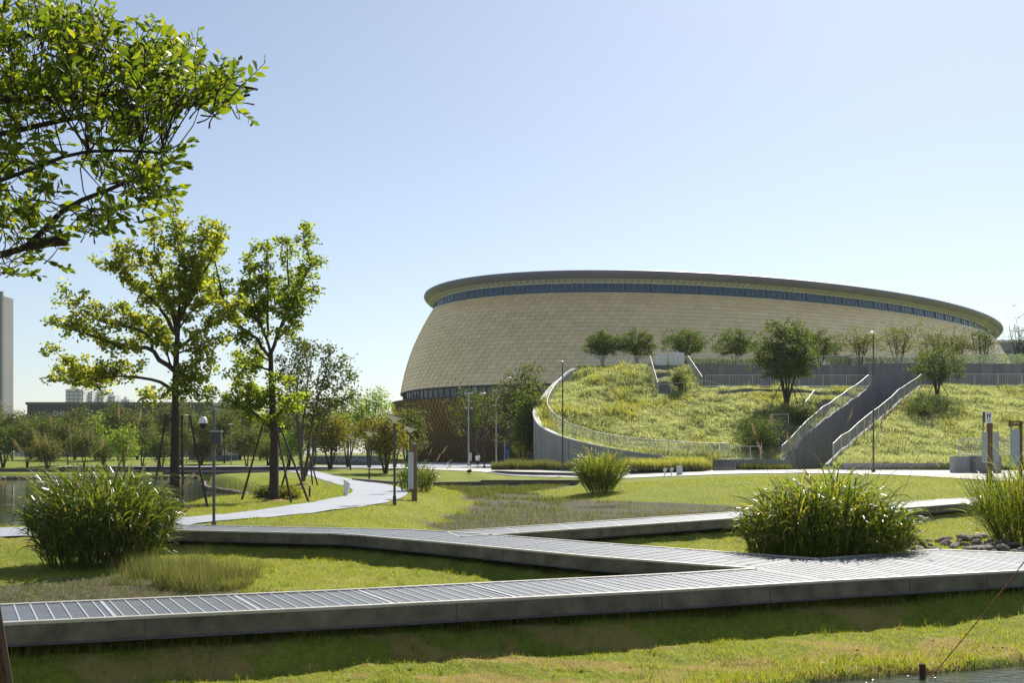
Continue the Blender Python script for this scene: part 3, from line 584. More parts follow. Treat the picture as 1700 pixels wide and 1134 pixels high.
for i0, i1 in zip(segs[:-1], segs[1:]):
    q0, q1 = pnl[i0], pnl[i1]; f0_, f1_ = (np.array(PLAT[0]) if i0 == 0 else far_hit(q0)), far_hit(q1); c = (q0 + q1 + f0_ + f1_) / 4
    ang = lambda p_: (p_ - q0) @ np.array([0.939, 0.345]); mids = sorted([np.array(p_) for p_ in PLAT[1:-1] if ang(f0_) + 0.02 < ang(np.array(p_)) < ang(f1_) - 0.02], key=lambda p_: -ang(p_))
    po = MB().prism([p_ - c for p_ in [q0, q1, f1_] + mids + [f0_]], -0.035, 0.0).build('grating_panel', M['grating'], root, loc=(c[0], c[1], DZ - 0.004))
    for k_ in range(i0 + (1 if i0 == 0 else 0), i1):
        q = pnl[k_]; e = far_hit(q); MB().bar((*(q - c), 0.004), (*(e - c), 0.004), 0.05 if k_ == i0 else 0.022, 0.014).build('seam_bar' if k_ == i0 else 'cross_bar', M['grate_bar'], po)
edge_beam(nearA + PN[1:], root, 1); edge_beam([(12.4, 23.6), (18, 25.6)], root, -1); edge_beam([(6.95, 22.5), (9.47, 24.04), (10.56, 24.6), (12.4, 23.6)], root, -1); edge_beam(farA, root, -1)
piers([(-13.4, 13.3), (4.6, 20.1), (12, 23.0)], root, 0, 5.0)
root = tag(empty('boardwalk', (0, 0, 0)), 'middle steel boardwalk slanting from the garden path to the near platform', 'boardwalk')
deck(nearB, farB, root, 12, 5); edge_beam(nearB, root, 1); edge_beam(farB, root, -1)
piers([(-8, 32), (-3.6, 30.7), (5.6, 22.6)], root, 0, 5.0)
root = tag(empty('boardwalk', (0, 0, 0)), 'rear steel boardwalk passing behind the big reed clump beside the marsh', 'boardwalk')
deck(nearC, farC, root, 22, 0); edge_beam(nearC, root, 1); edge_beam(farC, root, -1)
piers([(0.2, 31.6), (9.1, 39.9), (18, 46.6), (26, 54)], root, 0, 5.0)
# ================================================================== VEGETATION TOOLS
def unit(v): return v / (np.linalg.norm(v, axis=-1, keepdims=True) + 1e-9)
def leaf_quads(C, L, Wd, rs, flat=0.6, sag=0.0):
    """one rhombus per leaf"""
    n = len(C); a = rs.normal(size=(n, 3)); a[:, 2] *= flat; a[:, 2] -= sag; a = unit(a); r = rs.normal(size=(n, 3)); b = unit(np.cross(a, r))
    ls = L * rs.uniform(0.7, 1.3, (n, 1)); ws = ls * Wd
    V = np.stack([C - a * ls / 2, C + b * ws / 2, C + a * ls / 2, C - b * ws / 2], 1).reshape(-1, 3)
    return V, np.arange(n * 4).reshape(n, 4)
def curve(a, b, rs, k=5, bend=0.12, up=0.0):
    a = np.asarray(a, float); b = np.asarray(b, float); t = np.linspace(0, 1, k)[:, None]; L = np.linalg.norm(b - a); off = rs.normal(size=3) * bend * L
    return a + (b - a) * t + off * (t * (1 - t) * 4) + np.array([0, 0, up * L]) * (t * (1 - t) * 4)
def crown_points(rs, n, c, rad, power=0.45, rough=0.28, lower=1.0):
    d = unit(rs.normal(size=(n, 3))); ph = np.arctan2(d[:, 1], d[:, 0]); lump = 1 + rough * (np.sin(3 * ph + rs.uniform(0, 6)) * 0.4 + np.sin(5 * ph + 4 * d[:, 2] + rs.uniform(0, 6)) * 0.6 + rs.normal(size=n) * 0.25)
    r = rs.uniform(0.05, 1, n) ** power; p = d * r[:, None] * lump[:, None]; p[:, 2] = np.where(p[:, 2] < 0, p[:, 2] * lower, p[:, 2])
    return np.asarray(c) + p * np.asarray(rad)
def make_tree(name, H, stems, crown, ncl, per, clr, leaf, leafm, barkm, seed, r0=0.12, limbs=14, power=0.45, rough=0.28, lower=0.8, wratio=0.55, sag=0.0, twigs=True):
    """Empty at the foot > trunk, crown. stems: list of polylines (local metres); crown: (centre, radii)"""
    rs = np.random.RandomState(seed); root = empty(name)
    mb = MB(); nodes = []
    for st in stems:
        P = smooth_curve(np.array(st, float), 8); rad = np.linspace(r0, r0 * 0.35, 8); rad[0] *= 1.35; mb.tube(P, list(rad), 7); nodes += [(p, r) for p, r in zip(P[3:], rad[3:])]
    cc = crown_points(rs, ncl, crown[0], crown[1], power, rough, lower)
    base_nodes = list(nodes)
    for i in rs.choice(len(cc), min(limbs, len(cc)), replace=False):
        j = rs.randint(len(base_nodes)); p, r = base_nodes[j]
        if p[2] > cc[i][2] + 0.1 * H: p, r = base_nodes[0]
        c = curve(p, cc[i], rs, 5, 0.10, 0.05); rad = np.linspace(r * 0.6, r * 0.15, 5); mb.tube(c, list(rad), 5, False); nodes += [(c[k], rad[k]) for k in (1, 2, 3, 4)]
    if twigs:
        NP = np.array([n[0] for n in nodes])
        for q in cc:
            j = np.argmin(((NP - q) ** 2).sum(1)); mb.tube(curve(NP[j], q, rs, 3, 0.08), [r0 * 0.10, r0 * 0.07, r0 * 0.04], 3, False)
    mb.build('trunk', barkm, root, True)
    C = np.repeat(cc, per, 0) + rs.normal(size=(ncl * per, 3)) * clr * np.array([1, 1, 0.7]); C[:, 2] = np.maximum(C[:, 2], 0.1)
    V, q = leaf_quads(C, leaf, wratio, rs, sag=sag); mesh_np('crown', V, q, leafm, root)
    return root
def put(o, loc, label, cat='tree', group=None, rz=None, s=None):
    o.location = loc
    if rz is not None: o.rotation_euler = (0, 0, rz)
    if s is not None: o.scale = s if hasattr(s, '__len__') else (s,) * 3
    return tag(o, label, cat, group)
def traced_tree(name, d, trunk, branches, leafm, barkm, seed, rt, per, clr, leaf, step=0.42, f0=0.35, zb=None, spread=0.55, side=2):
    """tree whose limbs follow the photograph's limbs (pixels at depth d) with depth given to each limb"""
    rs = np.random.RandomState(seed); base = np.array(at(*trunk[0], d))
    if zb is not None: base[2] = zb
    root = empty(name, tuple(base)); mb = MB()
    T = np.array([at(px, py, d) for px, py in trunk]) - base; T[0] = 0; T = smooth_curve(T, 14); rad = np.linspace(rt, rt * 0.42, 14); rad[0] *= 1.35; rad[1] *= 1.1; mb.tube(T, list(rad), 10)
    CC = []
    for bi, (br, r) in enumerate(branches):
        P = np.array([at(px, py, d) for px, py in br]) - base
        L = np.concatenate([[0], np.cumsum(np.linalg.norm(np.diff(P, axis=0), axis=1))]); sl = rs.uniform(-1, 1) * spread; P[:, 1] += sl * L
        n = max(6, int(L[-1] / 0.35)); P = smooth_curve(P, n); P[1:] += rs.normal(size=(n - 1, 3)) * 0.03; rd = np.linspace(r, 0.012, n); mb.tube(P, list(rd), 6, False)
        for s in np.arange(f0 * L[-1], L[-1], step):
            i = min(int(s / L[-1] * (n - 1)), n - 1); CC.append(P[i] + rs.normal(size=3) * 0.10)
            for _ in range(side):           # side shoots carrying clusters
                dirv = unit(rs.normal(size=3) * np.array([1, 1, 0.8]) + np.array([0, 0, 0.25])); ln = rs.uniform(0.25, 0.95) * min(1.0, 0.35 + 1.1 * (1 - i / n)); e = P[i] + dirv * ln * 1.2
                mb.tube([P[i], (P[i] + e) / 2 + rs.normal(size=3) * 0.04, e], [0.018, 0.013, 0.006], 4, False); CC.append(e)
                if ln > 0.5: CC.append((P[i] + e) / 2)
    mb.build('trunk', barkm, root, True); CC = np.array(CC)
    C = np.repeat(CC, per, 0) + rs.normal(size=(len(CC) * per, 3)) * clr * np.array([1, 1, 0.75])
    V, q = leaf_quads(C, leaf, 0.75, rs); mesh_np('crown', V, q, leafm, root); return root
def blades(x, y, z, h, wd, rs, lean=0.5):
    n = len(x); az = rs.uniform(0, 2 * math.pi, n); ln = rs.uniform(0.1, 1, n) * lean * h; tip = np.stack([x + np.cos(az) * ln, y + np.sin(az) * ln, z + h], -1)
    a2 = az + math.pi / 2 + rs.normal(size=n) * 0.6; dx, dy = np.cos(a2) * wd / 2, np.sin(a2) * wd / 2
    V = np.stack([np.stack([x - dx, y - dy, z], -1), np.stack([x + dx, y + dy, z], -1), tip], 1).reshape(-1, 3); return V, np.arange(n * 3).reshape(n, 3)
def arch_blades(base, az, length, lean, wd, rs, seg=6, droop=1.0):
    """long arching leaves: strips from base, leaning out in direction az and bowing over"""
    n = len(base); t = np.linspace(0, 1, seg + 1)[None, :]; ang0 = lean[:, None]; bend = droop[:, None] if hasattr(droop, '__len__') else droop
    ang = ang0 + bend * t ** 1.6; ds_ = (length / seg)[:, None]; hx = np.cumsum(np.sin(ang) * ds_, 1); hz = np.cumsum(np.cos(ang) * ds_, 1); hx = np.concatenate([np.zeros((n, 1)), hx[:, :-1]], 1); hz = np.concatenate([np.zeros((n, 1)), hz[:, :-1]], 1)
    ca, sa = np.cos(az)[:, None], np.sin(az)[:, None]; C = np.stack([base[:, 0:1] + hx * ca, base[:, 1:2] + hx * sa, base[:, 2:3] + hz], -1)
    wdt = wd[:, None] * np.clip(np.sin(np.pi * np.clip(t * 0.92 + 0.08, 0, 1)) ** 0.6, 0.02, 1) * (1 - 0.6 * t); tw = rs.normal(size=(n, 1)) * 0.5
    sx = (-sa * np.cos(tw)) * wdt / 2; sy = (ca * np.cos(tw)) * wdt / 2; sz = np.sin(tw) * wdt / 2; sv = np.stack([sx, sy, sz], -1)
    V = np.stack([C - sv, C + sv], 2).reshape(-1, 3); k = np.arange(n)[:, None] * (seg + 1) * 2 + np.arange(seg)[None] * 2
    return V, np.stack([k, k + 1, k + 3, k + 2], -1).reshape(-1, 4)
def reed_clump(name, loc, rad, H, n, mat, label, seed, plumes=(), wid=0.035, stem_r=0.6, droop=(1.1, 3.3), lean=0.34, vcut=0.77, ey=0.8):
    rs = np.random.RandomState(seed); root = tag(empty(name, loc), label, 'reed grass')
    r = np.sqrt(rs.uniform(0, 1, n)) * rad * stem_r; az = rs.uniform(0, 2 * math.pi, n); sx, sy = np.cos(az) * r, np.sin(az) * r * ey
    q_ = r / (rad * stem_r); slope = q_ * lean * 1.2; hs = H * (1 - 0.42 * q_ ** 2); h0 = rs.uniform(0, 1, n) ** 0.8 * vcut * hs; bx = sx + np.cos(az) * slope * h0; by = sy + np.sin(az) * slope * h0
    az2 = az + rs.normal(size=n) * (1.5 - 0.7 * q_); ln = hs * rs.uniform(0.36, 0.62, n) * np.where(rs.uniform(size=n) < 0.06, 1.25, 1.0); le = slope * 0.5 + np.abs(rs.normal(size=n)) * 0.30
    V, q = arch_blades(np.stack([bx, by, h0], -1), az2, ln, le, wid * rs.uniform(0.6, 1.2, n), rs, 7, rs.uniform(droop[0], droop[1], n)); mesh_np('leaves', V, q, mat, root)
    mb = MB(); k = max(30, n // 14)
    for i in rs.choice(n, k, replace=False):
        mb.tube([(sx[i], sy[i], -0.03), (sx[i] + math.cos(az[i]) * slope[i] * H * 0.5, sy[i] + math.sin(az[i]) * slope[i] * H * 0.5, H * 0.62)], [0.012, 0.006], 4, False)
    mb.build('canes', mat, root)
    for (p0, p1, lenp) in plumes:          # local foot, local tip, plume length
        feather(root, p0, p1, lenp, rs)
    return root
def feather(root, p0, p1, lenp, rs, bend=0.12):
    p0 = np.array(p0, float); p1 = np.array(p1, float); c = curve(p0, p1, rs, 8, 0.03); dirh = np.array([p1[0] - p0[0], p1[1] - p0[1], 0]); c[-2:] += dirh * 0.05
    so_ = MB().tube(c, [0.006] * 5 + [0.005, 0.004, 0.003], 4, False).build('stalk', M['plume'], root)
    n = 130; t = rs.uniform(0, 1, n); ax = unit(c[-1] - c[-3]); b = c[-1] - ax * lenp * (1 - t)[:, None]; sd_ = unit(rs.normal(size=(n, 3))) * 0.05 * np.sin(np.pi * np.clip(t * 0.9 + 0.1, 0, 1))[:, None] + dirh * 0.05
    tip = b + ax * lenp * 0.28 + sd_ * lenp * 2.2; tip[:, 2] -= 0.03; w_ = unit(rs.normal(size=(n, 3))) * 0.006
    V = np.stack([b - w_, b + w_, tip], 1).reshape(-1, 3); mesh_np('plume', V, np.arange(n * 3).reshape(n, 3), M['plume'], root)
# ================================================================== TREES IN THE GARDEN
def c2(pts): return [(70 + x / 2.18, 340 + y / 2.18) for x, y in pts]
T1 = traced_tree('maple_tree', 45.0, c2([(478, 1090), (480, 900), (482, 700), (485, 560), (492, 430)]), [
    (c2([(480, 675), (420, 640), (300, 622), (220, 632), (150, 600), (110, 565), (70, 515)]), 0.09), (c2([(260, 632), (190, 640), (110, 634), (60, 612), (25, 575)]), 0.03),
    (c2([(478, 600), (425, 560), (400, 525), (310, 520), (220, 490), (140, 455), (60, 430)]), 0.13), (c2([(398, 520), (395, 480), (320, 445), (250, 432), (190, 400), (130, 345), (118, 320)]), 0.08),
    (c2([(485, 470), (440, 390), (380, 320), (310, 260), (250, 215), (185, 210)]), 0.10), (c2([(330, 275), (290, 210), (280, 130)]), 0.03),
    (c2([(488, 440), (460, 340), (420, 220), (392, 110), (392, 30)]), 0.08), (c2([(490, 430), (505, 300), (508, 170), (498, 80), (490, 20)]), 0.07),
    (c2([(492, 430), (540, 260), (575, 140), (604, 60)]), 0.07), (c2([(482, 530), (540, 480), (600, 430), (660, 375), (710, 325)]), 0.10),
    (c2([(500, 420), (580, 290), (640, 190), (680, 130)]), 0.07), (c2([(480, 620), (540, 585), (600, 560), (645, 555)]), 0.07),
    (c2([(482, 690), (530, 670), (580, 690), (650, 700)]), 0.06), (c2([(480, 660), (440, 690), (400, 700), (370, 700)]), 0.05), (c2([(470, 590), (440, 520), (380, 440), (300, 400), (250, 350)]), 0.05),
    (c2([(488, 470), (540, 380), (590, 350), (640, 300)]), 0.05), (c2([(486, 480), (470, 380), (440, 300), (380, 220), (360, 160)]), 0.05), (c2([(490, 450), (530, 340), (550, 280), (600, 220), (610, 150)]), 0.05),
    (c2([(480, 640), (520, 620), (560, 640), (600, 620)]), 0.04), (c2([(483, 560), (420, 480), (360, 480), (300, 480)]), 0.05), (c2([(484, 540), (540, 520), (600, 500), (660, 470)]), 0.05)],
    M['leaf_maple'], M['bark'], 11, 0.24, 38, 0.155, 0.165, step=0.42, f0=0.34, spread=0.3)
put(T1, T1.location, 'tall spreading maple with yellowing tips, nearest the pond, on timber props')
T2 = traced_tree('maple_tree', 49.5, c2([(838, 1075), (840, 850), (832, 700), (828, 600), (828, 530)]), [
    (c2([(836, 810), (785, 765), (720, 730), (670, 690)]), 0.10), (c2([(830, 560), (790, 500), (740, 450), (700, 380), (685, 250), (692, 120)]), 0.10),
    (c2([(828, 545), (800, 450), (768, 350), (755, 250), (762, 140)]), 0.08), (c2([(830, 530), (858, 450), (880, 350), (872, 200), (860, 90)]), 0.09),
    (c2([(832, 530), (880, 420), (930, 330), (985, 220), (960, 140), (975, 80)]), 0.09), (c2([(830, 600), (770, 580), (700, 560), (660, 520)]), 0.07),
    (c2([(834, 650), (870, 610), (900, 590)]), 0.05), (c2([(838, 770), (870, 745), (905, 700)]), 0.06), (c2([(815, 480), (822, 330), (818, 210), (825, 130)]), 0.07),
    (c2([(832, 690), (770, 680), (700, 640), (660, 600)]), 0.06), (c2([(840, 500), (900, 450), (930, 400), (940, 350)]), 0.06), (c2([(836, 720), (790, 690), (740, 650)]), 0.05), (c2([(832, 740), (780, 720), (720, 690), (690, 660)]), 0.04),
    (c2([(830, 570), (760, 520), (700, 480), (670, 450)]), 0.05), (c2([(870, 400), (930, 360), (950, 290), (940, 230)]), 0.05), (c2([(800, 450), (740, 380), (720, 310), (740, 270)]), 0.05), (c2([(840, 660), (880, 680), (900, 740)]), 0.04)],
    M['leaf_maple2'], M['bark'], 12, 0.26, 38, 0.155, 0.165, step=0.42, f0=0.34)
put(T2, T2.location, 'tall upright green maple on timber props beside the bend of the grey path')
T3 = traced_tree('ash_tree', 72.0, [(503, 800), (500, 760), (497, 720), (492, 680)], [
    ([(503, 797), (492, 730), (484, 660), (482, 600), (490, 550)], 0.13), ([(505, 797), (512, 730), (520, 680), (535, 620), (545, 570)], 0.12), ([(500, 760), (500, 690), (505, 620), (512, 560)], 0.10),
    ([(508, 790), (525, 730), (537, 690), (560, 640), (590, 610)], 0.10), ([(530, 690), (560, 670), (590, 660), (600, 640)], 0.05), ([(485, 660), (470, 620), (462, 590)], 0.06), ([(520, 680), (530, 650), (560, 600), (575, 590)], 0.05), ([(492, 700), (475, 670), (460, 660)], 0.04), ([(512, 620), (500, 580), (470, 550)], 0.04)],
    M['leaf_mid'], M['bark_pale'], 13, 0.12, 26, 0.30, 0.2, step=0.55, f0=0.45)
put(T3, T3.location, 'slender loose ash with several pale leaning stems behind the second maple')
# timber props that hold the trees: each its own thing
def prop(top, foot, label, r=0.05, name='tree_prop', mat='prop'):
    t_, f_ = np.array(top), np.array(foot); o_ = MB().tube([f_ - f_, (t_ - f_) * 0.5, t_ - f_], [r * 1.15, r, r * 0.9], 8).build(name, M[mat], loc=tuple(f_)); tag(o_, label, 'tree prop', 'timber props')
def onground(px, d): x = X(px, d); return (x, d, gh(x, d) - 0.05)
prop(at(276, 688, 44.6), onground(248, 43.0), 'timber prop slanting off the spreading maple towards the pond grass'); prop(at(302, 690, 44.5), onground(304, 42.6), 'nearly upright timber prop just beside the trunk of the spreading maple'); prop(at(315, 690, 45.4), onground(345, 44.0), 'timber prop slanting off the spreading maple towards the camera pole')
prop(at(437, 702, 49.3), onground(401, 50.5), 'timber prop slanting off the upright maple towards the pond'); prop(at(456, 697, 49.0), onground(484, 47.5), 'middle timber prop of the upright maple, foot beside the grey path'); prop(at(463, 703, 49.8), onground(513, 48.5), 'outermost timber prop of the upright maple, foot close to the path bend'); prop(at(485, 745, 53), onground(463, 56), 'short timber prop behind the trunk of the upright maple')
prop(at(512, 735, 72), onground(519, 72.5), 'thin prop of the loose ash, inner one'); prop(at(509, 740, 72), onground(528, 71), 'thin prop of the loose ash, outer one')
M['bark_mulch_mound'] = M['mulch']
for (px, d_, lab, r) in ((288, 44.9, 'ring of brown straw mulch round the spreading maple', 0.75), (455, 49.4, 'ring of brown straw mulch round the upright maple', 0.8), (503, 72, 'patch of brown mulch round the loose ash', 0.7)):
    x = X(px, d_); rs = np.random.RandomState(int(px)); mb = MB().lathe([(r, -0.06), (r * 0.8, 0.04), (r * 0.4, 0.10), (0.05, 0.12)], n=20); mb.v = [(a + rs.normal() * 0.04, b_ + rs.normal() * 0.04, c + rs.normal() * 0.015) for a, b_, c in mb.v]
    tag(mb.build('mulch_ring', M['mulch'], None, True, loc=(x, d_, gh(x, d_))), lab, 'mulch')
# ---- foreground tree reaching in from outside the frame
def near_tree():
    rs = np.random.RandomState(5); d0 = 9.0; base = np.array([-7.6, 8.6, gh(-7.6, 8.6) - 0.1]); root = empty('camphor_tree', tuple(base)); mb = MB()
    k = 1 / 2.363
    def pl(pts, ds_): return np.array([at(x * k, y * k, d_) for (x, y), d_ in zip(pts, ds_)]) - base
    trunk = smooth_curve(np.array([(0, 0, 0), (0.1, 0, 1.4), (0.25, 0.1, 2.8), (0.3, 0.2, 4.2), (0.6, 0.3, 5.6), (0.9, 0.2, 7.0)]), 16); mb.tube(trunk, list(np.linspace(0.19, 0.09, 16)), 10)
    L1 = np.concatenate([[trunk[6]], pl([(-420, 1120), (-150, 1040), (0, 1000), (120, 960), (205, 860), (300, 795), (380, 762), (450, 735), (540, 690), (640, 640)], [8.8, 8.9, 9, 9, 9, 9.05, 9.1, 9.15, 9.3, 9.5])])
    stub = pl([(120, 960), (190, 948), (257, 944)], [9, 8.95, 8.9])
    limbs = [(L1, 0.075), (np.concatenate([[trunk[9]], pl([(-300, 480), (0, 398), (120, 388), (300, 380), (430, 368), (600, 330), (760, 330), (900, 330), (1010, 350)], [8.9, 9, 9, 9.1, 9.2, 9.3, 9.4, 9.5, 9.5])]), 0.06),
             (np.concatenate([[trunk[8]], pl([(-300, 640), (0, 525), (70, 512), (200, 480), (420, 440), (640, 420), (820, 405), (980, 370)], [9.3, 9.4, 9.4, 9.4, 9.5, 9.6, 9.6, 9.6])]), 0.05),
             (np.concatenate([[trunk[7]], pl([(-250, 800), (0, 710), (130, 660), (300, 600), (480, 590), (640, 600)], [8.6, 8.7, 8.7, 8.7, 8.8, 8.8])]), 0.035),
             (np.concatenate([[trunk[11]], pl([(-300, 150), (0, 130), (200, 150), (400, 200), (520, 180)], [9.3, 9.4, 9.4, 9.4, 9.3])]), 0.045)]
    LP = []
    for P, r in limbs:
        n = 26; P = smooth_curve(P, n); mb.tube(P, list(np.linspace(r, 0.012, n)), 9, False); LP += list(P[6:])
    mb.tube(stub, [0.05, 0.047, 0.045], 9)
    LP = np.array(LP)
    # leafy shoots, denser where the photograph's crown is dense (crop pixels): centre, radii, count
    lobes = [((150, 250), (260, 180), 130), ((420, 330), (250, 150), 130), ((660, 330), (190, 120), 80), ((840, 380), (120, 75), 40), ((180, 430), (250, 90), 60), ((540, 470), (180, 70), 38), ((600, 630), (85, 120), 36), ((450, 640), (140, 100), 26),
             ((150, 650), (210, 110), 34), ((100, 820), (150, 110), 22), ((410, 860), (130, 60), 26), ((130, 960), (150, 80), 20), ((60, 1060), (80, 40), 9), ((-150, 500), (200, 450), 120), ((60, 60), (110, 70), 12), ((600, 190), (100, 90), 16), ((300, 130), (180, 60), 28), ((540, 760), (140, 60), 22)]
    shoots = []
    for (cx, cy), (rx, ry), cnt in lobes:
        for _ in range(int(cnt * 0.88)):
            a = rs.uniform(0, 2 * math.pi); r = math.sqrt(rs.uniform()) * 0.98; d_ = d0 + rs.normal() * 0.55
            shoots.append(np.array(at((cx + math.cos(a) * rx * r) * k, (cy + math.sin(a) * ry * r) * k, d_)) - base)
    VV, QQ, nv = [], [], 0
    for p in shoots:
        j = np.argmin(((LP - p) ** 2).sum(1)); o_ = LP[j]; dirv = unit(p - o_) if np.linalg.norm(p - o_) > 0.05 else unit(rs.normal(size=3)); ax = unit(dirv * 0.8 + np.array([0.35, 0, 0.45]) + rs.normal(size=3) * 0.35); ln = rs.uniform(0.16, 0.34)
        if rs.uniform() < 0.6 or np.linalg.norm(p - o_) > 0.9: o_ = p - unit(ax + rs.normal(size=3) * 0.3) * rs.uniform(0.1, 0.25)
        tw = curve(o_, p, rs, 4, 0.12); mb.tube(list(tw) + [p + ax * ln], [0.008, 0.006, 0.005, 0.004, 0.002], 4, False)
        side = unit(np.cross(ax, np.array([rs.normal() * 0.4, rs.normal() * 0.4, 1.0]))); nl = rs.randint(7, 11)
        for i in range(nl):
            f = (i + 0.6) / nl; b_ = p + ax * ln * f; sgn = 1 if i % 2 else -1; la = unit(ax * 0.65 + side * sgn * (1.0 - 0.5 * f) + rs.normal(size=3) * 0.22); L_ = rs.uniform(0.06, 0.13) * (1.1 - 0.25 * f); nrm = unit(np.cross(la, rs.normal(size=3) * 0.45 + np.cross(la, side))); wv = unit(np.cross(nrm, la)) * L_ * 0.21; cup = nrm * L_ * 0.06
            VV += [b_, b_ + la * L_ * 0.28 + wv * 0.85 + cup, b_ + la * L_ * 0.28 - wv * 0.85 + cup, b_ + la * L_ * 0.30, b_ + la * L_ * 0.62 + wv + cup, b_ + la * L_ * 0.62 - wv + cup, b_ + la * L_ * 0.64, b_ + la * L_ - cup * 1.2]
            QQ += [(nv, nv + 3, nv + 1), (nv, nv + 2, nv + 3), (nv + 1, nv + 3, nv + 6), (nv + 1, nv + 6, nv + 4), (nv + 3, nv + 2, nv + 5), (nv + 3, nv + 5, nv + 6), (nv + 4, nv + 6, nv + 7), (nv + 6, nv + 5, nv + 7)]; nv += 8
    mb.build('trunk', M['bark'], root, True); mesh_np('crown', np.array(VV), np.array(QQ), M['leaf_near'], root, True)
    tag(root, 'near broadleaf tree whose glossy leafy limbs hang into the top corner of the sky', 'tree')
near_tree()
prop(at(-36, 860, 9.8), (X(42, 10.4), 10.4, gh(X(42, 10.4), 10.4) - 0.3), 'thick weathered timber prop leaning at the near end of the boardwalk', 0.075, mat='prop_near')
# ================================================================== REEDS AND TALL GRASSES
def plumes_px(loc, d, pairs, ln):
    """stalks from a foot inside the clump to a plume tip at photograph pixel, kept near depth d"""
    out = []
    for i, (px, py) in enumerate(pairs):
        dd = d + ((i * 37) % 9 - 4) * 0.12; tip = np.array(at(px, py, dd)) - np.array(loc); out.append(((tip[0] * 0.28, tip[1] * 0.3, 0.05), tuple(tip), ln))
    return out
l = (X(168, 27.2), 27.2, gh(X(168, 27.2), 27.2))
reed_clump('reed_clump', l, 1.95, 2.7, 2900, M['reed_dark'], 'broad dark reed clump with buff plumes standing beside the pond path', 21, plumes_px(l, 27.2, [(88, 688), (62, 716), (80, 722), (30, 730), (118, 708), (146, 712), (155, 710), (170, 724), (195, 676), (230, 684), (212, 735), (130, 770), (232, 780), (238, 770), (5, 790), (312, 788), (312, 840)], 0.42), wid=0.062, stem_r=0.76, ey=0.8)
l = (X(1372, 24.6), 24.6, gh(X(1372, 24.6), 24.6))
reed_clump('reed_clump', l, 2.1, 2.6, 3100, M['reed'], 'big backlit reed clump rising behind the near boardwalk platform', 22, plumes_px(l, 24.6, [(1285, 690), (1264, 735), (1412, 680), (1462, 690), (1470, 672), (1498, 665), (1310, 720), (1545, 690), (1255, 705), (1440, 700)], 0.30), wid=0.06, stem_r=0.78, ey=0.62)
l = (X(995, 70), 70, gh(X(995, 70), 70))
reed_clump('reed_clump', l, 1.75, 3.9, 1500, M['reed'], 'lone fountain-shaped grass clump on the lawn in front of the hill', 23, (), wid=0.055, stem_r=0.5, droop=(0.5, 1.9), lean=0.6, vcut=0.5)
l = (X(1704, 33.5), 33.5, gh(X(1704, 33.5), 33.5))
reed_clump('reed_clump', l, 1.7, 3.7, 1700, M['reed'], 'bright grass clump beside the orange rope, in front of the planter wall', 24, (), wid=0.035, stem_r=0.55, droop=(0.4, 1.6), lean=0.6, vcut=0.5)
l = (X(692, 62), 62, gh(X(692, 62), 62))
reed_clump('reed_clump', l, 1.25, 1.9, 900, M['reed_dark'], 'rounded reed clump beside the wooden post sign near the path', 25, plumes_px(l, 62, [(738, 742), (728, 755), (745, 764), (748, 770), (715, 745), (668, 742)], 0.5), wid=0.05, stem_r=0.75)
# loose fine grass and marsh growth: nobody could count it
def scatter_poly(rs, poly, n):
    P = np.array(poly); lo, hi = P.min(0), P.max(0); x = rs.uniform(lo[0], hi[0], n * 3); y = rs.uniform(lo[1], hi[1], n * 3); k = sdist(x, y, poly) < 0; return x[k][:n], y[k][:n]
def grass_object(name, x, y, h, wd, mat, label, rs, lean=0.6, z=None):
    z = (ground_h(x, y) - 0.01) if z is None else z; V, q = blades(x, y, z, h, wd, rs, lean); return tag(mesh_np(name, V, q, mat), label, None, None, 'stuff')
rs = np.random.RandomState(31)
x, y = scatter_poly(rs, [(-9.6, 26.2), (-6.2, 24.6), (-5.4, 22.6), (-7.0, 22.2), (-9.4, 23.4)], 9000); k = fbm(x * 0.9, y * 0.9) > -0.08; x, y = x[k], y[k]
grass_object('tall_grass', x, y, rs.uniform(0.25, 0.75, len(x)) * (0.6 + 1.2 * np.clip(fbm(x, y) + 0.3, 0, 1)), 0.010, M['tuft_blade'], 'tuft of fine pale grass at the foot of the dark reed clump', rs, 0.7)
x, y = scatter_poly(rs, [(-15, 20), (-9, 25), (-5.0, 22), (-4.2, 19.0), (-8.6, 16.6), (-15, 15.5)], 16000); h = rs.uniform(0.06, 0.30, len(x)) * (0.5 + 1.5 * sstep(20, 17.2, y - 0.36 * (x + 8)))
k = fbm(x * 0.7 + 9, y * 0.7) > -0.10; grass_object('marsh_grass', x[k], y[k], h[k], 0.012, M['marsh_blade'], 'weedy grass round the muddy hollow by the near boardwalk', rs, 0.6)
x, y = scatter_poly(rs, MARSH, 30000); k = fbm(x * 0.35 + 3, y * 0.35) > -0.07; x, y = x[k], y[k]; k = ~((y > 52) & (y < 61.5) & (x > 3) & (rs.uniform(size=len(x)) < 0.9)); x, y = x[k], y[k]
grass_object('marsh_grass', x, y, rs.uniform(0.06, 0.26, len(x)) * (1 + 0.6 * sstep(50, 80, y)), 0.02 + 0.02 * sstep(40, 80, y), M['marsh_blade'], 'dull green marsh growth in the hollow between boardwalk and lawn', rs, 0.8)
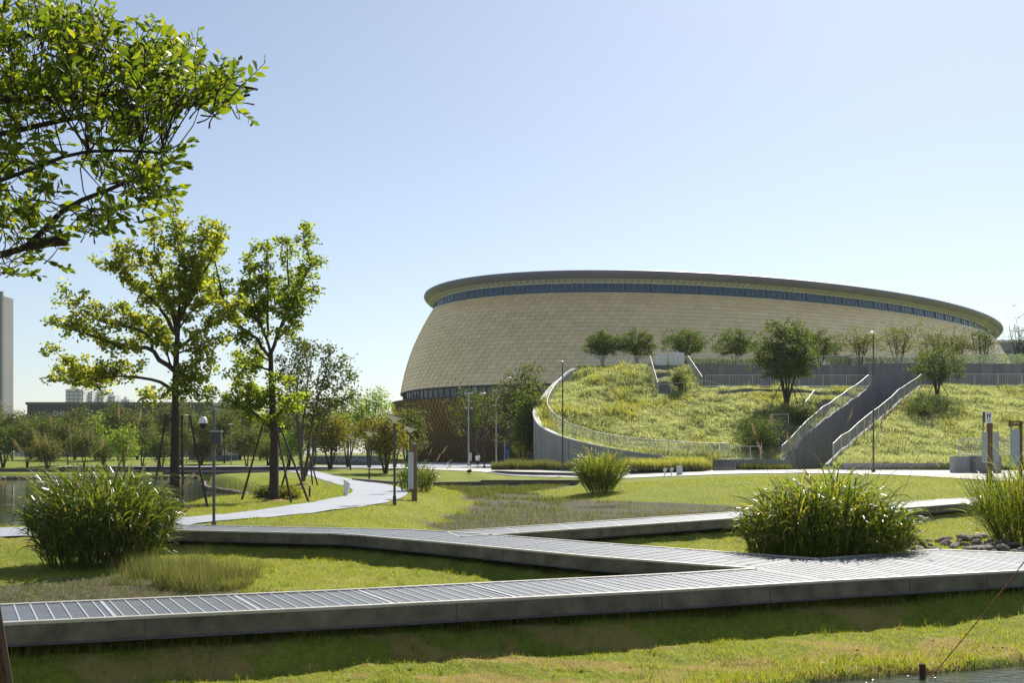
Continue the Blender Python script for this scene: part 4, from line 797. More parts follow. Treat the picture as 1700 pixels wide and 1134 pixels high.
# lawn blades, thinning out with distance
n = 520000; d_ = np.exp(rs.uniform(math.log(12.5), math.log(80), n) ** 1.0); u_ = rs.uniform(-0.56, 0.56, n); x, y = u_ * d_, d_
z = ground_h(x, y); k = (z > -1.69) & (mud_mask(x, y) < 0.5) & (sdist(x, y, POND) > 0.3)
pathpoly = [p_[:2] for p_ in innerE] + [p_[:2] for p_ in outerE[::-1]]
k &= sdist(x, y, pathpoly) > 0.05; k &= rs.uniform(size=n) > 0.5 * dry_mask(x, y); x, y, z = x[k], y[k], z[k]
sc_ = 1 + 0.025 * (y - 13); V, q = blades(x, y, z - 0.01, rs.uniform(0.025, 0.065, len(x)) * sc_ * (1 + 1.2 * np.clip(fbm(x * 1.5, y * 1.5) * 2, 0, 1)), 0.009 * sc_, rs, 0.9)
o = mesh_np('lawn_grass', V, q, M['lawn_blade']); tag(o, 'short mown lawn grass around the boardwalks', None, None, 'stuff')
# taller tufts in the shade under the near boardwalk and on the bank lip of the ditch
n = 26000; s_ = rs.uniform(0, 1, n); ax = -13 + 31 * s_; ay = 11.9 + (ax + 13.5) * 0.361 + rs.normal(size=n) * 0.45 + 0.3
grass_object('shaded_grass', ax, ay, rs.uniform(0.08, 0.22, n), 0.014, M['lawn_blade'], 'longer grass under the near boardwalk edge', rs, 0.6)
n = 60000; ax = rs.uniform(-9, 12, n); ay = rs.uniform(12.8, 18, n); dist = sdist(ax, ay, NEARW); k = (dist > 0.12) & (dist < 1.0) & (rs.uniform(size=n) < np.exp(-np.maximum(dist - 0.2, 0) * 2.2)) & (fbm(ax * 1.1, ay * 1.1) > -0.16); ax, ay = ax[k], ay[k]
grass_object('bank_grass', ax, ay, rs.uniform(0.08, 0.24, len(ax)), 0.012, M['lawn_blade'], 'longer bright grass along the lip of the near ditch', rs, 0.8)
# fallen leaves and weeds on the lawns
n = 420; d_ = np.exp(rs.uniform(math.log(13), math.log(45), n)); x = rs.uniform(-0.53, 0.53, n) * d_; z = ground_h(x, d_); k = (z > -1.69) & (sdist(x, d_, pathpoly) > 0.1) & (sdist(x, d_, DECK1) > 0.05) & (sdist(x, d_, DECK2) > 0.05) & (sdist(x, d_, DECK3) > 0.05)
V, q = leaf_quads(np.stack([x, d_, z + 0.045], -1)[k], 0.085, 0.6, rs, 0.25); M['dead_leaf'] = leafmat('dead_leaf', [(0.20, 0.09, 0.04), (0.34, 0.20, 0.09), (0.46, 0.36, 0.22)], 0.25, tcol=(1.2, 1.1, 0.9)); tag(mesh_np('fallen_leaves', V, q, M['dead_leaf']), 'scattered dry leaves lying on the lawns', None, None, 'stuff')
c_ = np.stack([rs.uniform(-9, 14, 160), rs.uniform(13.5, 30, 160)], -1); wx = np.repeat(c_[:, 0], 26) + rs.normal(size=160 * 26) * 0.07; wy = np.repeat(c_[:, 1], 26) + rs.normal(size=160 * 26) * 0.07; wz = ground_h(wx, wy); k = (wz > -1.69) & (sdist(wx, wy, DECK1) > 0.1) & (sdist(wx, wy, DECK2) > 0.1) & (sdist(wx, wy, DECK3) > 0.1); wx, wy = wx[k], wy[k]
grass_object('lawn_weeds', wx, wy, rs.uniform(0.06, 0.2, len(wx)), 0.014, M['reed'], 'coarse tufts of weeds dotted over the lawns', rs, 0.9)
# hill grasses
def hill_cover(name, n, xr, dr_, zf, inside, mat, hmin, hmax, wd, label, seed, dens=None):
    rs = np.random.RandomState(seed); x = rs.uniform(*xr, n); d_ = rs.uniform(*dr_, n); k = inside(x, d_)
    if dens is not None: k &= rs.uniform(size=n) < dens(x, d_)
    x, d_ = x[k], d_[k]; lump = np.clip(0.5 + 3.4 * fbm(x * 0.55, d_ * 0.55), 0.1, 1.8); h = rs.uniform(hmin, hmax, len(x)) * (0.4 + lump); V, q = blades(x, d_, zf(x, d_) - 0.03, h, wd * (0.6 + 0.8 * rs.uniform(size=len(x))), rs, 1.0); return tag(mesh_np(name, V, q, mat), label, None, None, 'stuff')
inl = lambda x, d_: (x > wall_x(d_) + 0.3) & (x < trench_l(d_) - 0.4) & ~((d_ > 131) & (x > 25.3)) & ~((x > 18.8) & (x < 22.3) & (d_ > 128.5)) & ~((x > 26.4) & (x < 43.6) & (d_ > 126.3) & (d_ < 127.9))
inr = lambda x, d_: (x > trench_r(d_) + 0.3) & (d_ > 101.6 - 0.06 * (x - 34)) & (d_ < 130)
hill_cover('hill_grass', 340000, (2, 50), (106.5, 139.3), hill_l, inl, M['hill_blade'], 0.15, 0.42, 0.06, 'wispy yellow-green grass covering the slope left of the passage', 41)
hill_cover('hill_grass', 300000, (33, 78), (101, 130), hill_r, inr, M['hill_blade'], 0.15, 0.42, 0.06, 'wispy yellow-green grass covering the slope right of the passage', 42)
hill_cover('pale_grass', 90000, (2, 50), (106.5, 139), hill_l, inl, M['white_grass'], 0.35, 0.95, 0.08, 'pale silvery grass in drifts over the hill slopes', 43, lambda x, d_: sstep(0.05, 0.22, fbm(x * 0.28 + 50, d_ * 0.28)))
hill_cover('pale_grass', 40000, (33, 78), (101, 130), hill_r, inr, M['white_grass'], 0.3, 0.75, 0.08, 'pale silvery grass in drifts over the right slope', 44, lambda x, d_: sstep(0.08, 0.25, fbm(x * 0.28 + 80, d_ * 0.28)) + 0.6 * sstep(3, 0, d_ - 101.6 + 0.06 * (x - 34)))
hill_cover('green_grass', 90000, (2, 50), (106.5, 139), hill_l, inl, M['leaf_mid'], 0.2, 0.6, 0.08, 'fresh green grass in patches over the left slope', 45, lambda x, d_: 0.12 + sstep(0.02, 0.2, fbm(x * 0.22 + 120, d_ * 0.3)))
hill_cover('green_grass', 60000, (33, 78), (101, 130), hill_r, inr, M['leaf_mid'], 0.2, 0.6, 0.08, 'fresh green grass in patches over the right slope', 46, lambda x, d_: 0.10 + sstep(0.05, 0.22, fbm(x * 0.22 + 150, d_ * 0.3)))
def grass_bed(name, poly, n, hmin, hmax, mat, label, seed, wd=0.05, z=0.0):
    rs = np.random.RandomState(seed); x, y = scatter_poly(rs, poly, n); lump = 0.75 + 0.7 * fbm(x * 0.8, y * 0.8); h = rs.uniform(hmin, hmax, len(x)) * lump
    V, q = blades(x, y, np.full(len(x), z) if not callable(z) else z(x, y), h, wd, rs, 0.7); return tag(mesh_np(name, V, q, mat), label, 'grass bed', 'grass beds along the plaza path', 'thing')
grass_bed('grass_bed', [(-2.2, 103.6), (3, 102.6), (9, 102), (9.5, 103.8), (4, 104.6), (-1.5, 105.6)], 14000, 0.8, 1.5, M['tuft_blade'], 'clipped grass bed in front of the curved concrete wall', 51)
grass_bed('grass_bed', [(11.5, 103.2), (19.8, 103), (21, 104.6), (20, 105.8), (11.5, 106)], 14000, 0.8, 1.9, M['white_grass'], 'pale feathery grass bed at the foot of the left slope', 52)
grass_bed('grass_bed', [(24, 103.6), (29, 103.3), (29.6, 105.6), (24, 106)], 4500, 0.5, 1.0, M['marsh_blade'], 'low green grass bed beside the small steps', 53)
grass_bed('grass_bed', [(33.6, 102.2), (45.5, 101.3), (46, 103), (34, 104)], 9000, 0.5, 1.0, M['hill_blade'], 'shaggy grass fringe along the foot of the right slope', 54, z=lambda x, y: hill_r(x, y) + 0.05)
# ================================================================== OTHER TREES AND BUSHES
VP = lambda d: d / F      # metres per photograph pixel at depth d
def round_tree(name, wpx, hpx, d, seed, leafm, ncl=110, per=34, leaf=0.20, stem_n=5, rough=0.22, power=0.4, trunk_frac=0.22, clr=0.30, barkm=None, r0=0.11, lower=0.85, sag=0.0, limbs=16):
    rs = np.random.RandomState(seed); W, H = wpx * VP(d), hpx * VP(d); cz = H * (trunk_frac + (1 - trunk_frac) * 0.5); stems = []
    for i in range(stem_n):
        a = 2 * math.pi * i / stem_n + rs.uniform(-0.4, 0.4); e = W * 0.26 * rs.uniform(0.5, 1.1) if stem_n > 1 else W * 0.04; stems.append([(math.cos(a) * 0.06, math.sin(a) * 0.06, -0.1), (math.cos(a) * e * 0.3, math.sin(a) * e * 0.3, H * trunk_frac), (math.cos(a) * e * 0.7, math.sin(a) * e * 0.7, H * 0.5), (math.cos(a) * e, math.sin(a) * e, H * 0.78)])
    return make_tree(name, H, stems, ((0, 0, cz), (W * 0.47, W * 0.44, (1 - trunk_frac) * H * 0.49)), int(ncl * 1.25), int(per * 1.35), clr, leaf * 1.15, leafm, barkm or M['bark'], seed, r0, limbs, power, rough, lower, sag=sag)
# clipped round trees along the crest of the hill
cre = [(1000, 146, 62, 64, 'leftmost of the round clipped trees on the hill crest'), (1057, 147, 70, 68, 'round clipped tree on the crest just left of the white gate'), (1137, 149, 80, 72, 'round clipped tree on the crest just behind the white gate'), (1220, 149, 78, 72, 'round clipped tree on the crest, right of the gate, before the big dark tree')]
for i, (px, d_, wp, hp, lab) in enumerate(cre): put(round_tree('clipped_tree', wp, hp, d_, 60 + i, M['leaf_dark'], 120, 36, 0.20, rough=0.22, trunk_frac=0.28), (X(px, d_), d_, 14.0), lab, group='round clipped trees on the hill crest')
put(round_tree('clipped_tree', 74, 68, 149, 66, M['leaf_dark'], 110, 34, 0.2), (X(1362, 149), 149, 14.0), 'round clipped tree on the crest half hidden behind the big dark tree', group='round clipped trees on the hill crest')
p_ = hill_hit(1306, 672); put(round_tree('evergreen_tree', 112, 138, p_.y, 67, M['leaf_dark'], 210, 40, 0.24, stem_n=5, trunk_frac=0.22, rough=0.25, clr=0.36, r0=0.15), tuple(p_), 'large dense dark tree standing mid slope, propped by timber stakes')
for j, (dx, lab) in enumerate(((-2.2, 'stake propping the large dark slope tree, pond side'), (1.3, 'stake propping the large dark slope tree, near its trunk'), (2.4, 'stake propping the large dark slope tree, passage side'))): prop((p_.x + dx * 0.25, p_.y - 0.2, p_.z + 3.0), (p_.x + dx, p_.y - 0.7, float(hill_l(p_.x + dx, p_.y - 0.7)) - 0.1), lab, 0.05)
p_ = hill_hit(1556, 660, True); put(round_tree('small_tree', 92, 84, p_.y, 68, M['leaf_dark'], 95, 30, 0.22, stem_n=4, trunk_frac=0.25, rough=0.3, r0=0.12), tuple(p_), 'small open-crowned tree on the right slope beside the passage railing')
for j, dx in enumerate((-1.4, 1.4)): prop((p_.x + dx * 0.2, p_.y, p_.z + 2.0), (p_.x + dx, p_.y - 0.4, float(hill_r(p_.x + dx, p_.y - 0.4)) - 0.1), 'stake propping the small open-crowned slope tree, ' + ('passage side' if j == 0 else 'sign side'), 0.045)
ol = [(1428, 145, 78, 74, 'first of the loose olive-leaved trees on the crest, beside the pavilion roof'), (1492, 147, 84, 86, 'tallest loose olive-leaved tree on the crest, second from the pavilion roof'), (1552, 146, 80, 74, 'third loose olive-leaved tree on the crest, behind the small open tree'), (1590, 147, 70, 72, 'fourth loose olive-leaved tree on the crest, tucked beside the end one'), (1630, 147, 66, 80, 'end tree of the loose olive-leaved row, in front of the arena tip')]
for i, (px, d_, wp, hp, lab) in enumerate(ol): put(round_tree('olive_tree', wp, hp, d_, 70 + i, M['leaf_olive'] if i < 4 else M['leaf_dark'], 85, 17, 0.20, stem_n=5, trunk_frac=0.2, rough=0.4, power=0.6, clr=0.36, r0=0.09, limbs=24), (X(px, d_), d_, 14.0), lab, group='loose olive-leaved trees on the crest')
put(round_tree('bare_tree', 80, 100, 150, 77, M['leaf_olive'], 60, 7, 0.2, stem_n=5, trunk_frac=0.2, rough=0.45, power=0.7, r0=0.1, limbs=34), (X(1695, 150), 150, 14.0), 'thin half-bare tree at the far edge of the crest beside the blue-grey building')
# trees beside the curved wall, in front of the arena
put(round_tree('broadleaf_tree', 84, 175, 128, 80, M['leaf_mid'], 150, 32, 0.30, stem_n=3, trunk_frac=0.12, rough=0.4, clr=0.5, r0=0.14), (X(908, 128) - 3.2, 133, 0), 'tall light-tipped tree rising behind the top of the curved wall')
put(round_tree('broadleaf_tree', 58, 130, 128, 81, M['leaf_dark'], 110, 32, 0.28, stem_n=3, trunk_frac=0.1, rough=0.35, clr=0.5, r0=0.12), (X(880, 124), 124, 0), 'dark narrow tree hard against the end of the curved wall')
put(round_tree('shade_tree', 88, 130, 150, 82, M['leaf_dark'], 90, 16, 0.26, stem_n=3, trunk_frac=0.32, rough=0.4, clr=0.5, r0=0.16, limbs=24), (X(792, 150), 150, 0), 'thin dark tree in the shade of the arena base above the walking person')
# trees by the garden path, left of the arena
gt = [(613, 118, 86, 145, 'leaf_light', 'bright light-green tree with feathery top behind the path lamps', 90, 0.35), (640, 100, 92, 100, 'leaf_brown', 'bronze-tinted bushy tree behind the two nearer path lamps', 91, 0.3), (676, 112, 70, 100, 'leaf_mid', 'olive-green bushy tree close to the golden arena base', 92, 0.3), (548, 108, 80, 98, 'leaf_brown', 'bronze-green round tree in front of the mural wall', 93, 0.3), (578, 124, 80, 112, 'leaf_dark', 'dark gappy tree between the bronze trees by the mural wall', 94, 0.4), (520, 128, 70, 110, 'leaf_mid', 'mid-green tree seen between the ash stems', 95, 0.35), (655, 125, 60, 90, 'leaf_brown', 'bronze tree squeezed behind the tallest path lamp', 96, 0.3)]
for (px, d_, wp, hp, lm, lab, sd_, rg) in gt: put(round_tree('garden_tree', wp, hp, d_, sd_, M[lm], 105, 28, 0.24, stem_n=4, trunk_frac=0.2, rough=rg, clr=0.42, r0=0.12), (X(px, d_), d_, gh(X(px, d_), d_)), lab, group='trees behind the garden path')
# tree belt beyond the pond: individuals copied from six kinds
kinds = [round_tree('belt_tree', wp, hp, 135, 100 + i, M[lm], 95, 24, 0.28, stem_n=sn, trunk_frac=tf, rough=0.35, clr=0.48, r0=0.12) for i, (wp, hp, lm, sn, tf) in enumerate([(78, 96, 'leaf_mid', 3, 0.25), (70, 84, 'leaf_mid', 2, 0.25), (82, 90, 'leaf_dark', 4, 0.2), (66, 100, 'leaf_mid', 1, 0.3), (60, 66, 'leaf_olive', 4, 0.15), (74, 80, 'leaf_light', 3, 0.25)])]
ordn = ['first', 'second', 'third', 'fourth', 'fifth', 'sixth', 'seventh', 'eighth', 'ninth', 'tenth', 'eleventh', 'twelfth', 'thirteenth', 'fourteenth', 'fifteenth', 'sixteenth', 'seventeenth', 'eighteenth', 'nineteenth', 'twentieth']
rr_ = random.Random(8)
def belt(pxs, dlo, dhi, desc, smin, smax, sel):
    for i, px in enumerate(pxs):
        k_ = sel[i % len(sel)]; d_ = rr_.uniform(dlo, dhi); s = rr_.uniform(smin, smax) * d_ / 135 * BS; src = kinds[k_]; o_ = src if 'label' not in src else dup(src)
        put(o_, (X(px, d_), d_, gh(X(px, d_), d_)), f'{ordn[i]} tree from the left in the {desc}', group='tree belt beyond the pond', rz=rr_.uniform(0, 6.2), s=(s, s, s * rr_.uniform(0.92, 1.1)))
BS = 0.92
belt([-20, 20, 52, 88, 124, 158, 196, 228, 262, 296, 330, 364, 398, 432, 466, 498], 150, 165, 'back row of the belt beyond the pond', 0.85, 1.05, [0, 3, 1, 2, 0, 5, 3, 1])
belt([-30, 5, 45, 78, 112, 140, 172, 205, 236, 268, 300, 335, 372, 410, 445, 480], 126, 140, 'front row of the belt beyond the pond', 0.72, 0.98, [1, 2, 0, 4, 3, 1, 4, 5])
# bushes
def bush(px, py, d, wpx, hpx, leafm, label, seed, z=None, ncl=60, per=34, leaf=0.14, name='shrub', clr=0.22):
    H, W = hpx * VP(d), wpx * VP(d); x = X(px, d); z0 = gh(x, d) if z is None else z
    t_ = make_tree(name, H, [[(0.05 * math.cos(a), 0.05 * math.sin(a), -0.05), (W * .1 * math.cos(a), W * .1 * math.sin(a), H * .3), (W * .2 * math.cos(a), W * .2 * math.sin(a), H * .55)] for a in (0.3, 2.3, 4.4)], ((0, 0, H * 0.45), (W * 0.46, W * 0.36, H * 0.5)), ncl, per, clr, leaf, leafm, M['bark'], seed, 0.03, 8, 0.5, 0.2, 0.85); return put(t_, (x, d, z0), label, 'shrub')
p_ = hill_hit(1258, 748); bush(1258, 748, p_.y, 90, 62, M['leaf_dark'], 'dark shrub mass beside the lower stairs on the left slope', 120, z=p_.z - 0.1, ncl=130, leaf=0.2, clr=0.35)
p_ = hill_hit(1330, 706); bush(1330, 706, p_.y, 60, 34, M['leaf_dark'], 'green shrub below the large dark tree by the upper stair flight', 121, z=p_.z - 0.1, ncl=70, leaf=0.2, clr=0.3)
p_ = hill_hit(1128, 648); bush(1128, 648, p_.y, 34, 36, M['leaf_mid'], 'shrubs filling the strip beside the top stairs below the gate', 122, z=p_.z - 0.1, ncl=60, leaf=0.2, clr=0.3)
p_ = hill_hit(1535, 690, True); bush(1535, 690, p_.y, 92, 36, M['leaf_dark'], 'low shrub patch in the shade under the small open tree', 123, z=p_.z - 0.2, ncl=90, leaf=0.2, clr=0.35)
bush(442, 832, 51.5, 28, 18, M['leaf_mid'], 'small shrub at the foot of the upright maple by the water', 124)
bush(478, 828, 51, 22, 14, M['leaf_brown'], 'low yellowish shrub beside the trunk foot of the upright maple', 125)
# hedge along the crest behind the railing
for i, (a, b_, hh, lm, lab) in enumerate(((1090, 1290, 1.3, 'leaf_dark', 'dark clipped hedge on the crest behind the gate and railing'), (1370, 1600, 1.4, 'leaf_mid', 'green hedge on the crest below the olive-leaved trees'), (1590, 1705, 1.9, 'leaf_light', 'light green hedge at the far end of the crest'))):
    rs = np.random.RandomState(130 + i); xa, xb = X(a, 142.5), X(b_, 142.5); n = int((xb - xa) * 260); C = np.stack([rs.uniform(xa, xb, n), 142.5 + rs.uniform(-0.6, 0.6, n), 14 + hh * rs.uniform(0, 1, n) ** 0.7], -1); C[:, 2] += 0.25 * fbm(C[:, 0], C[:, 0] * 0 + i) ; V, q = leaf_quads(C - np.array([(xa + xb) / 2, 142.5, 14]), 0.2, 0.6, rs)
    tag(mesh_np('hedge', V, q, M[lm], None, False, ((xa + xb) / 2, 142.5, 14)), lab, 'hedge')
# ================================================================== RAILINGS, STAIRS AND GATE
m, t, o = new_mat('railing_mesh_infill'); p = N(t, 'BsdfPrincipled', Roughness=0.4); p.inputs['Base Color'].default_value = (0.62, 0.62, 0.58, 1); tr = N(t, 'BsdfTransparent'); mx = N(t, 'MixShader', Fac=0.33); t.links.new(tr.outputs[0], mx.inputs[1]); t.links.new(p.outputs[0], mx.inputs[2]); t.links.new(mx.outputs[0], o.inputs[0]); M['mesh_infill'] = m
def railing(name, P, h, label, post=2.4, infill=True, bars=0, rail_w=0.09, mid=False, group='hill railings'):
    """P: foot points; parts: handrail per run, posts, infill panels, thin bars joined"""
    P = [Vector(q) for q in P]; base = P[0].copy(); root = tag(empty(name, tuple(base)), label, 'railing', group); up = Vector((0, 0, h)); hr = MB()
    L = [0.0]
    for a, b in zip(P[:-1], P[1:]): L.append(L[-1] + (b - a).length)
    def pos(s):
        for i in range(len(P) - 1):
            if s <= L[i + 1] or i == len(P) - 2: f = (s - L[i]) / max(1e-6, L[i + 1] - L[i]); return P[i].lerp(P[i + 1], min(max(f, 0), 1))
    MB().tube([q - base + up for q in P], rail_w / 2, 6).build('handrail', M['rail'], root)
    if mid or bars: MB().tube([q - base + Vector((0, 0, 0.12)) for q in P], 0.025, 5).build('bottom_rail', M['rail'], root)
    n = max(1, int(round(L[-1] / post))); pm = MB().box((0, 0, h / 2 - 0.02), (0.07, 0.07, h)); pmesh = None
    for i in range(n + 1):
        q = pos(L[-1] * i / n) - base
        if pmesh is None: o_ = pm.build('post', M['rail'], root); pmesh = o_.data
        else: o_ = link('post', pmesh, root)
        o_.location = q
    if infill:
        for i in range(n):
            a, b = pos(L[-1] * i / n) - base, pos(L[-1] * (i + 1) / n) - base; z1, z2 = Vector((0, 0, 0.1)), Vector((0, 0, h - 0.06)); MB().add([a + z1, b + z1, b + z2, a + z2], [(0, 1, 2, 3)]).build('infill_panel', M['mesh_infill'], root)
    if bars:
        bm_ = MB(); k = int(L[-1] / bars)
        for i in range(1, k):
            q = pos(L[-1] * i / k) - base; bm_.box((q.x, q.y, q.z + h / 2), (0.03, 0.03, h - 0.06))
        o_ = bm_.build('bars', M['rail'], root); o_['kind'] = 'stuff'
    return root
def hl(x, d): return float(hill_l(np.array([x]), np.array([d]))[0])
def hr_(x, d): return float(hill_r(np.array([x]), np.array([d]))[0])
rp = [(960, 621), (945, 632), (932, 643), (921, 656), (913, 670), (908.5, 682), (910, 692), (919, 705), (939, 720), (971, 732), (1020, 743), (1082, 751), (1156, 756), (1210, 757)]
RP = smooth_curve(np.array([hill_hit(*q) for q in rp]), 30); RP[:, 2] = [hl(a, b) for a, b in RP[:, :2]]
railing('curved_railing', RP, 1.35, 'long mesh railing curving round and down the left grass slope', post=2.2)
foot = lambda px, py: hill_hit(px, py)
railing('crest_railing', [at(974, 609, 139.6)[:2] + (14.0,), (X(1030, 140.2), 140.2, 14.0), (X(1092, 140.2), 140.2, 14.0)], 1.45, 'mesh railing along the hill crest left of the white gate', post=2.2)
railing('crest_railing', [(X(1118, 140.0), 140.0, 14.0), (X(1470, 140.0), 140.0, 14.0)], 1.45, 'barred railing along the hill crest right of the white gate', post=3.0, infill=False, bars=0.22)
railing('crest_railing', [(X(1470, 139.2), 139.2, 14.0), (X(1560, 138.4), 138.4, 14.0), (X(1740, 138.0), 138.0, 14.0)], 1.45, 'mesh railing along the crest above the far terrace wall', post=2.6, infill=True)
railing('terrace_railing', [(25.6, 131.6, 10.5), (47.4, 131.9, 10.5)], 1.6, 'barred railing along the edge of the upper terrace behind the big dark tree', post=3.0, infill=False, bars=0.22)
railing('terrace_railing', [(57.5, 130.6, 10.5), (72, 130.6, 10.5), (95, 130.6, 10.5)], 1.65, 'barred railing along the top of the right slope', post=3.2, infill=False, bars=0.22)
tl = [(trench_l(d_) - 0.15, d_, hl(trench_l(d_) - 0.3, d_) + 0.15) for d_ in np.linspace(106.8, 133.5, 14)]; tl = [(a, b, min(c, 10.75)) for a, b, c in tl]
railing('ramp_railing', tl, 1.5, 'mesh railing climbing along the top of the dark passage wall', post=2.6)
tr_ = [(trench_r(d_) + 0.15, d_, hr_(trench_r(d_) + 0.3, d_) + 0.15) for d_ in np.linspace(104.2, 130.5, 14)]
railing('ramp_railing', tr_, 1.45, 'mesh railing climbing along the left rim of the right slope', post=2.6)
fz = 1.05
railing('foot_railing', [(X(1196, 105.6), 105.6, fz), (X(1262, 105.6), 105.6, fz)], 1.45, 'open post railing on the kerb at the foot of the left slope', post=1.0, infill=False, mid=True)
# stairs
M['step'] = surf('stone_step', (0.20, 0.195, 0.19), (0.14, 0.135, 0.13), 0.8, scale=2, bump=0.2)
def stairs(name, a, b, wd, n, label):
    """a: foot centre, b: top centre"""
    a, b = Vector(a), Vector(b); root = tag(empty(name, tuple(a)), label, 'stairs'); v = b - a; hv = Vector((v.x, v.y, 0)); ang = math.atan2(hv.y, hv.x) - math.pi / 2; run = hv.length / n; rise = v.z / n; me = None
    for i in range(n):
        if me is None: o_ = MB().box((0, 0, 0), (wd, run + 0.08, rise * 2.2)).build('step', M['step'], root); me = o_.data
        else: o_ = link('step', me, root)
        o_.location = hv * ((i + 0.5) / n) + Vector((0, 0, rise * (i + 1) - rise * 1.1)); o_.rotation_euler = (0, 0, ang)
    return root
zt = hl(20.4, 129.2)
stairs('stairs', (20.0, 129.0, zt - 0.1), (20.7, 139.3, 14.02), 2.3, 26, 'straight stone stairs climbing to the white gate on the crest')
railing('stair_railing', [(18.9, 129.0, zt + 0.1), (19.3, 139.2, 14.1)], 1.3, 'railing on the left side of the stairs below the white gate', post=2.4)
railing('stair_railing', [(24.9, 130.2, hl(24.6, 130.2)), (24.6, 139.2, 14.0)], 1.4, 'railing beside the shrub strip, between the top stairs and the terrace', post=2.4)
railing('landing_railing', [(18.9, 128.8, zt), (25.2, 128.8, hl(25.2, 128.8) + 0.1), (27.5, 126.0, hl(27.5, 126) + 0.05)], 1.1, 'low railing across the landing at the foot of the top stairs', post=1.6, infill=False)
a_ = hill_hit(1283, 746); b_ = hill_hit(1300, 712); stairs('stairs', (a_.x, a_.y, a_.z + 0.1), (b_.x, b_.y, b_.z + 0.35), 2.2, 12, 'lower stone stair flight between the shrub mass and the glass railing')
railing('stair_railing', [(a_.x - 2.0, 107.0, hl(a_.x - 2, 107.2)), (a_.x - 1.2, a_.y, a_.z + 0.2), (b_.x - 1.3, b_.y, b_.z + 0.4), (b_.x + 0.6, b_.y, b_.z + 0.4)], 1.25, 'handrail of the lower stair flight', post=1.9, infill=False)
c_ = hill_hit(1352, 690); d2_ = hill_hit(1368, 668); stairs('stairs', (c_.x, c_.y, c_.z + 0.1), (d2_.x, d2_.y, d2_.z + 0.3), 2.2, 8, 'upper stone stair flight beside the large dark tree')
railing('stair_railing', [(c_.x - 1.2, c_.y, c_.z + 0.2), (d2_.x - 1.2, d2_.y, d2_.z + 0.3), (d2_.x + 0.4, d2_.y, d2_.z + 0.3)], 1.25, 'handrail of the upper stair flight', post=1.9, infill=False)
stairs('stairs', (X(1204, 103), 103.4, 0.05), (X(1205, 105.9), 105.9, 1.05), 2.2, 6, 'few low stone steps between the grass beds at the foot of the slope')
# white gate on the crest
gr = tag(empty('gate', (X(1107, 139.9), 139.9, 14.02)), 'white slatted gate with framed top at the head of the stairs', 'gate')
for x_ in (-1.35, 0.0, 0.35, 1.55): MB().box((x_, 0, 1.05), (0.09, 0.09, 2.1)).build('post', M['white'], gr)
for x0, x1 in ((-1.3, -0.08), (0.42, 1.5)):
    n = 6; wdt = (x1 - x0) / n; me = None
    for i in range(n):
        o_ = MB().box((0, 0, 0), (wdt * 0.9, 0.04, 1.7)).build('slat', M['white'], gr) if me is None else link('slat', me, gr); me = o_.data; o_.location = (x0 + wdt * (i + 0.5), 0, 0.95)
MB().tube([(-1.35, 0, 2.05), (0, 0, 2.25), (1.0, 0, 2.2)], 0.035, 6).build('top_rail', M['white'], gr)
o = MB().box((X(1127, 139.8), 139.8, 14.95), (1.5, 0.06, 1.9)).build('white_panel', M['white']); tag(o, 'plain white panel standing beside the gate on the crest', 'panel')
# small pavilion roof on the crest
pv = tag(empty('pavilion', (X(1392, 150), 150, 14.0)), 'small flat-roofed pavilion on the crest behind the big dark tree', 'pavilion')
MB().prism([(-2.2, -1), (2.0, -1), (2.0, 1), (-2.2, 1)], [2.05, 2.25, 2.25, 2.05], [2.25, 2.5, 2.5, 2.25]).build('roof', M['panel_grey'], pv); MB().box((0.3, 0, 1.0), (2.6, 1.6, 2.1)).build('body', M['pole_dark'], pv)
sb = tag(empty('service_block', (X(1122, 158), 158, 14.0)), 'long low white-roofed block glimpsed between the round crest trees', 'building'); MB().box((0, 0, 0.9), (14, 3, 1.8)).build('wall', M['concrete'], sb); MB().box((0, -0.2, 1.95), (14.6, 3.8, 0.3)).build('roof', M['white'], sb)
# ================================================================== LAMPS, POLES AND SIGNS
def path_lamp(px, d, ytop, label):
    x = X(px, d); z0 = gh(x, d); H = Zof(ytop, d) - z0; r = tag(empty('path_lamp', (x, d, z0)), label, 'lamp', 'path lamps')
    MB().tube([(0, 0, -0.1), (0, 0, 0.45)], 0.085, 12).build('base', M['pole_dark'], r); MB().tube([(0, 0, 0.4), (0, 0, H - 0.38)], 0.06, 12).build('pole', M['pole_dark'], r)
    n = 16; V = []; 
    for rr, zz, tl_ in ((0.07, H - 0.40, 0), (0.20, H - 0.22, 0.06), (0.42, H - 0.07, 0.12)):
        for j in range(n): a = 2 * math.pi * j / n; V.append((rr * math.cos(a), rr * 0.8 * math.sin(a), zz - tl_ * math.cos(a) * 0.9))
    fs = [(i * n + j, i * n + (j + 1) % n, (i + 1) * n + (j + 1) % n, (i + 1) * n + j) for i in range(2) for j in range(n)]; MB().add(V, fs).build('lamp_bowl', M['lamp_glass'], r, True)
    V2 = V[2 * n:] + [(a * 1.04, b * 1.04, c + 0.05) for a, b, c in V[2 * n:]]; MB().add(V2, [tuple(range(n)), tuple(reversed(range(n, 2 * n)))] + [(j, (j + 1) % n, n + (j + 1) % n, n + j) for j in range(n)]).build('lamp_cap', M['pole_grey'], r)
    return r
path_lamp(655, 47.8, 689, 'tallest path lamp with tilted bowl head, at the bend of the grey path'); path_lamp(681, 60, 708, 'path lamp right behind the wooden post sign'); path_lamp(613, 85, 717, 'path lamp standing across the path near the low stone wall'); path_lamp(582, 105, 723, 'smallest path lamp, farthest along the grey path')
